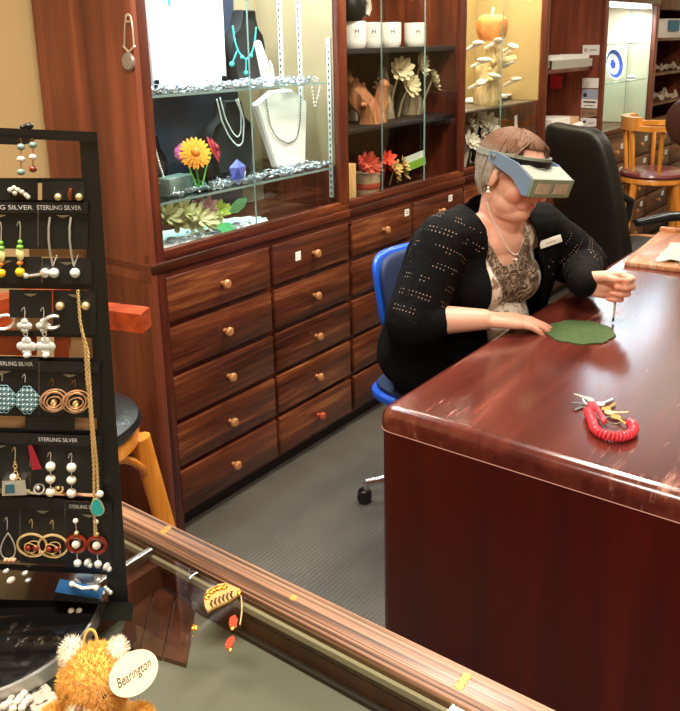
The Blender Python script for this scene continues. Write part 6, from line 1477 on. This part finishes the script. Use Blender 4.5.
# ---- hair: a layered bob built of locks over the skull
rnd = random.Random(12); b = MB(); hs(b, (0, -.016, .034), (.082, .097, .088)); 
hs(b, (0, -.06, -.02), (.074, .055, .07))
hair_cap = remesh(b, .006, 3)
cut(hair_cap, lambda p: (lambda q_: (q_.y > .052 and q_.z < .088) or (q_.y > .015 and q_.z < .052) or (q_.z < .01 and q_.y > -.03) or q_.z < -.085)(inv @ (p - J['hc']) / HS))
bm_ = MB(); bm_.bm.from_mesh(hair_cap)
def skull(a, ph2, up=1.0):   # a: azimuth from front (0) over the left (+); ph2: 0 crown .. 1 rim
    return V((math.sin(a) * .085 * math.sin(ph2 * PI / 2), -.018 + math.cos(a) * .099 * math.sin(ph2 * PI / 2), .034 + .09 * math.cos(ph2 * PI / 2)))
for k in range(420):
    a = rnd.uniform(-PI, PI); front = math.cos(a)
    part = V((rnd.gauss(-.005, .012), rnd.gauss(-.02, .02), 0))
    end = .62 if front > .75 else (.78 if front > .3 else (1.0 if front > -.2 else 1.0))
    n_ = 9; st = rnd.uniform(.05, .55) * end; off = rnd.uniform(-.001, .007); pts = []; da = rnd.gauss(0, .12)
    for i in range(n_):
        t_ = st + (end - st) * i / (n_ - 1); p = skull(a + da * t_, t_); p += (p - V((0, -.02, .036))).normalized() * off; pts.append(p)
    if front < .12:   # lengths fall over ears and nape
        last = pts[-1]; dl = rnd.uniform(.045, .085) + (.03 if front < -.3 else 0)
        for i in range(1, 6):
            f_ = i / 5; pts.append(last + V((last.x * (.06 * f_ - .30 * f_ * f_ * (1 if front < -.2 else .25)), (last.y + .02) * (-.02 - .30 * f_ * f_) if front < -.2 else -.004 * f_, -dl * f_)))
    P_ = [H(*p) for p in pts]; m_ = len(P_); r0 = rnd.uniform(.0028, .0055)
    bm_.tube(P_, [r0 * (.5 + .6 * math.sin(PI * min(1, .15 + .8 * i / (m_ - 1)))) * (.35 if i == m_ - 1 else 1) for i in range(m_)], 6)
for s in (-1, 1):
    for k in range(26):   # swept fringe at the temples
        z0 = rnd.uniform(.085, .118); p0_ = V((s * rnd.uniform(.005, .05), rnd.uniform(.0, .045), z0)); p0_.z = .036 + .094 * math.sqrt(max(.02, 1 - (p0_.x / .09) ** 2 - ((p0_.y + .02) / .106) ** 2))
        p3 = V((s * rnd.uniform(.078, .086), rnd.uniform(.008, .045) - .0, rnd.uniform(.0, .05))); p1 = p0_ + V((s * .022, .022, -.006)); p2 = V((s * .075, .048, .075)) + V((0, rnd.uniform(-.02, .0), rnd.uniform(-.01, .01)))
        bez = [p0_ * (1 - t) ** 3 + p1 * 3 * t * (1 - t) ** 2 + p2 * 3 * t * t * (1 - t) + p3 * t ** 3 for t in [i / 9 for i in range(10)]]
        bm_.tube([H(*p) for p in bez], [.0045 * (1 - .6 * i / 9) for i in range(10)], 6)
hme = bm_.mesh('hair', 60)
ah = hme.attributes.new('grey', 'FLOAT', 'POINT')
for i, v in enumerate(hme.vertices):
    q_ = inv @ (v.co - J['hc']) / HS; ah.data[i].value = max(0, min(1, (.085 - q_.z) / .075)) 
def hair_mat():
    N = NT('brown hair greying at the sides'); b_ = N.n('ShaderNodeBsdfPrincipled'); N.l(b_.outputs[0], N.out.inputs[0]); a_ = N.n('ShaderNodeAttribute', attribute_name='grey'); tc = N.n('ShaderNodeTexCoord')
    nz = N.n('ShaderNodeTexNoise'); nz.inputs['Scale'].default_value = 70; nz.inputs['Detail'].default_value = 3; N.l(tc.outputs['Object'], nz.inputs['Vector'])
    m0 = N.n('ShaderNodeMix', data_type='RGBA'); m0.inputs[6].default_value = srgb('#40291c'); m0.inputs[7].default_value = srgb('#80573c'); N.l(nz.outputs[0], m0.inputs[0])
    m1 = N.n('ShaderNodeMix', data_type='RGBA'); m1.inputs[6].default_value = srgb('#6e6254'); m1.inputs[7].default_value = srgb('#c0b6a6'); N.l(nz.outputs[0], m1.inputs[0])
    m2 = N.n('ShaderNodeMix', data_type='RGBA'); N.l(a_.outputs['Fac'], m2.inputs[0]); N.l(m0.outputs[2], m2.inputs[6]); N.l(m1.outputs[2], m2.inputs[7]); N.l(m2.outputs[2], b_.inputs['Base Color'])
    b_.inputs['Roughness'].default_value = .58; b_.inputs['Specular IOR Level'].default_value = .3; return N.m
hr = link_mesh('hair', hme, hair_mat(), per); hr['label'] = 'short brown hair greying at the sides'
# ---- magnifier visor
vz = thing('magnifier_visor', H(0, .1, 0), 'grey binocular magnifier visor worn on the woman\'s head, lens box tipped down', 'magnifier')
M['visorgrey'] = P('grey visor plastic', '#8e9488', .45); M['visorblue'] = P('blue grey visor arm', '#6a8098', .4); M['lens'] = P('pale lens', '#c8b8a0', .05, coat=1, var=.4, vscale=60); M['plate'] = P('greenish lens plate', '#8a9c80', .3, var=.1, vscale=60)
b = MB(); ring = [H(.0925 * math.sin(a), -.018 + .112 * math.cos(a), .052 + .012 * math.cos(a)) for a in [2 * PI * k / 48 for k in range(48)]]
def strap(b, pts, hgt, th, closed=True, nrm=None):
    n = len(pts); rows = []
    cen = sum(pts, V((0, 0, 0))) / n
    for i, p in enumerate(pts):
        o_ = (p - cen); o_ = (o_ - Uh * o_.dot(Uh)).normalized(); rows.append([b.bm.verts.new(p + Uh * h2 + o_ * w2) for h2, w2 in ((-hgt / 2, 0), (hgt / 2, 0), (hgt / 2, th), (-hgt / 2, th))])
    for i in range(n if closed else n - 1):
        r1, r2 = rows[i], rows[(i + 1) % n]
        for k in range(4): b.bm.faces.new((r1[k], r1[(k + 1) % 4], r2[(k + 1) % 4], r2[k]))
    if not closed: b.bm.faces.new(rows[0]); b.bm.faces.new(rows[-1][::-1])
    return b
strap(b, ring, .017 * HS, .004).build('headband', M['visorgrey'], vz)
arc = [H(.0935 * math.sin(a), -.018 + .114 * math.cos(a), .043 + .012 * math.cos(a)) for a in [-1.35 + 2.7 * k / 24 for k in range(25)]]
strap(MB(), arc, .017 * HS, .006, False).build('black_sweatband', M['black'], vz)
prof = [(-.03, .057), (.0, .060), (.075, .052), (.138, .022), (.136, -.024), (.118, -.028), (.07, .008), (-.028, .030)]
for s in (-1, 1):
    sd_ = MB(); o_ = H(s * .092, 0, 0); sd_.prism([(p[0] * HS, p[1] * HS) for p in prof], o_, Fh, Uh, Lh * (.005 * s)); sd_.build('side_arm', M['visorblue'], vz)
    MB().lathe([(0, .004), (.007, .003), (.008, 0)], H(s * .0975, -.012, .044), frame(Lh * s), 16).build('pivot_screw', M['steel'], vz)
tp = MB(); a0, a1, a2, a3 = H(-.093, .085, .045), H(.093, .085, .045), H(.093, .140, .022), H(-.093, .140, .022)
quadslab([a0, a1, a2, a3], Uh * .004, tp).build('top_shield', M['visorgrey'], vz)
fp = MB(); quadslab([H(-.096, .138, .025), H(.096, .138, .025), H(.094, .135, -.026), H(-.094, .135, -.026)], Fh * .005, fp); pl_ = fp.build('lens_plate', M['plate'], vz)
for s in (-1, 1):
    x0_, x1_ = (.012, .072) if s > 0 else (-.072, -.012)
    quadslab([H(x0_, .1435, .014), H(x1_, .1435, .014), H(x1_, .1412, -.017), H(x0_, .1412, -.017)], Fh * .002, MB()).build('lens', M['lens'], pl_)
fb_ = MB(); quadslab([H(-.09, .115, -.028), H(.09, .115, -.028), H(.09, .137, -.026), H(-.09, .137, -.026)], -Uh * .003, fb_).build('lower_shield', M['visorgrey'], vz)
# ---- the pick in her left hand
pb = onZ(613, 321, DZ + .006); W2 = J['wL'] + fL.normalized() * .012; pt_ = W2 + fL.normalized() * .088 + pL * .032
pk_ = thing('wax_pick', pb, 'slim white pick held upright in the woman\'s fist, tip near the desk', 'tool')
ax2 = (V((pt_.x, pt_.y, .92)) - pb).normalized()
MB().tube([pb + ax2 * .012, pb + ax2 * .06, pb + ax2 * .15], [.0035, .004, .004], 10).build('handle', P('greyed ivory', '#c4bcae', .5), pk_)
MB().tube([pb + ax2 * .014, pb], [.003, .004], 8).build('dark_tip', M['darktext'], pk_)
MB().sph(pb + ax2 * .152, .006).build('knob_end', M['white'], pk_)
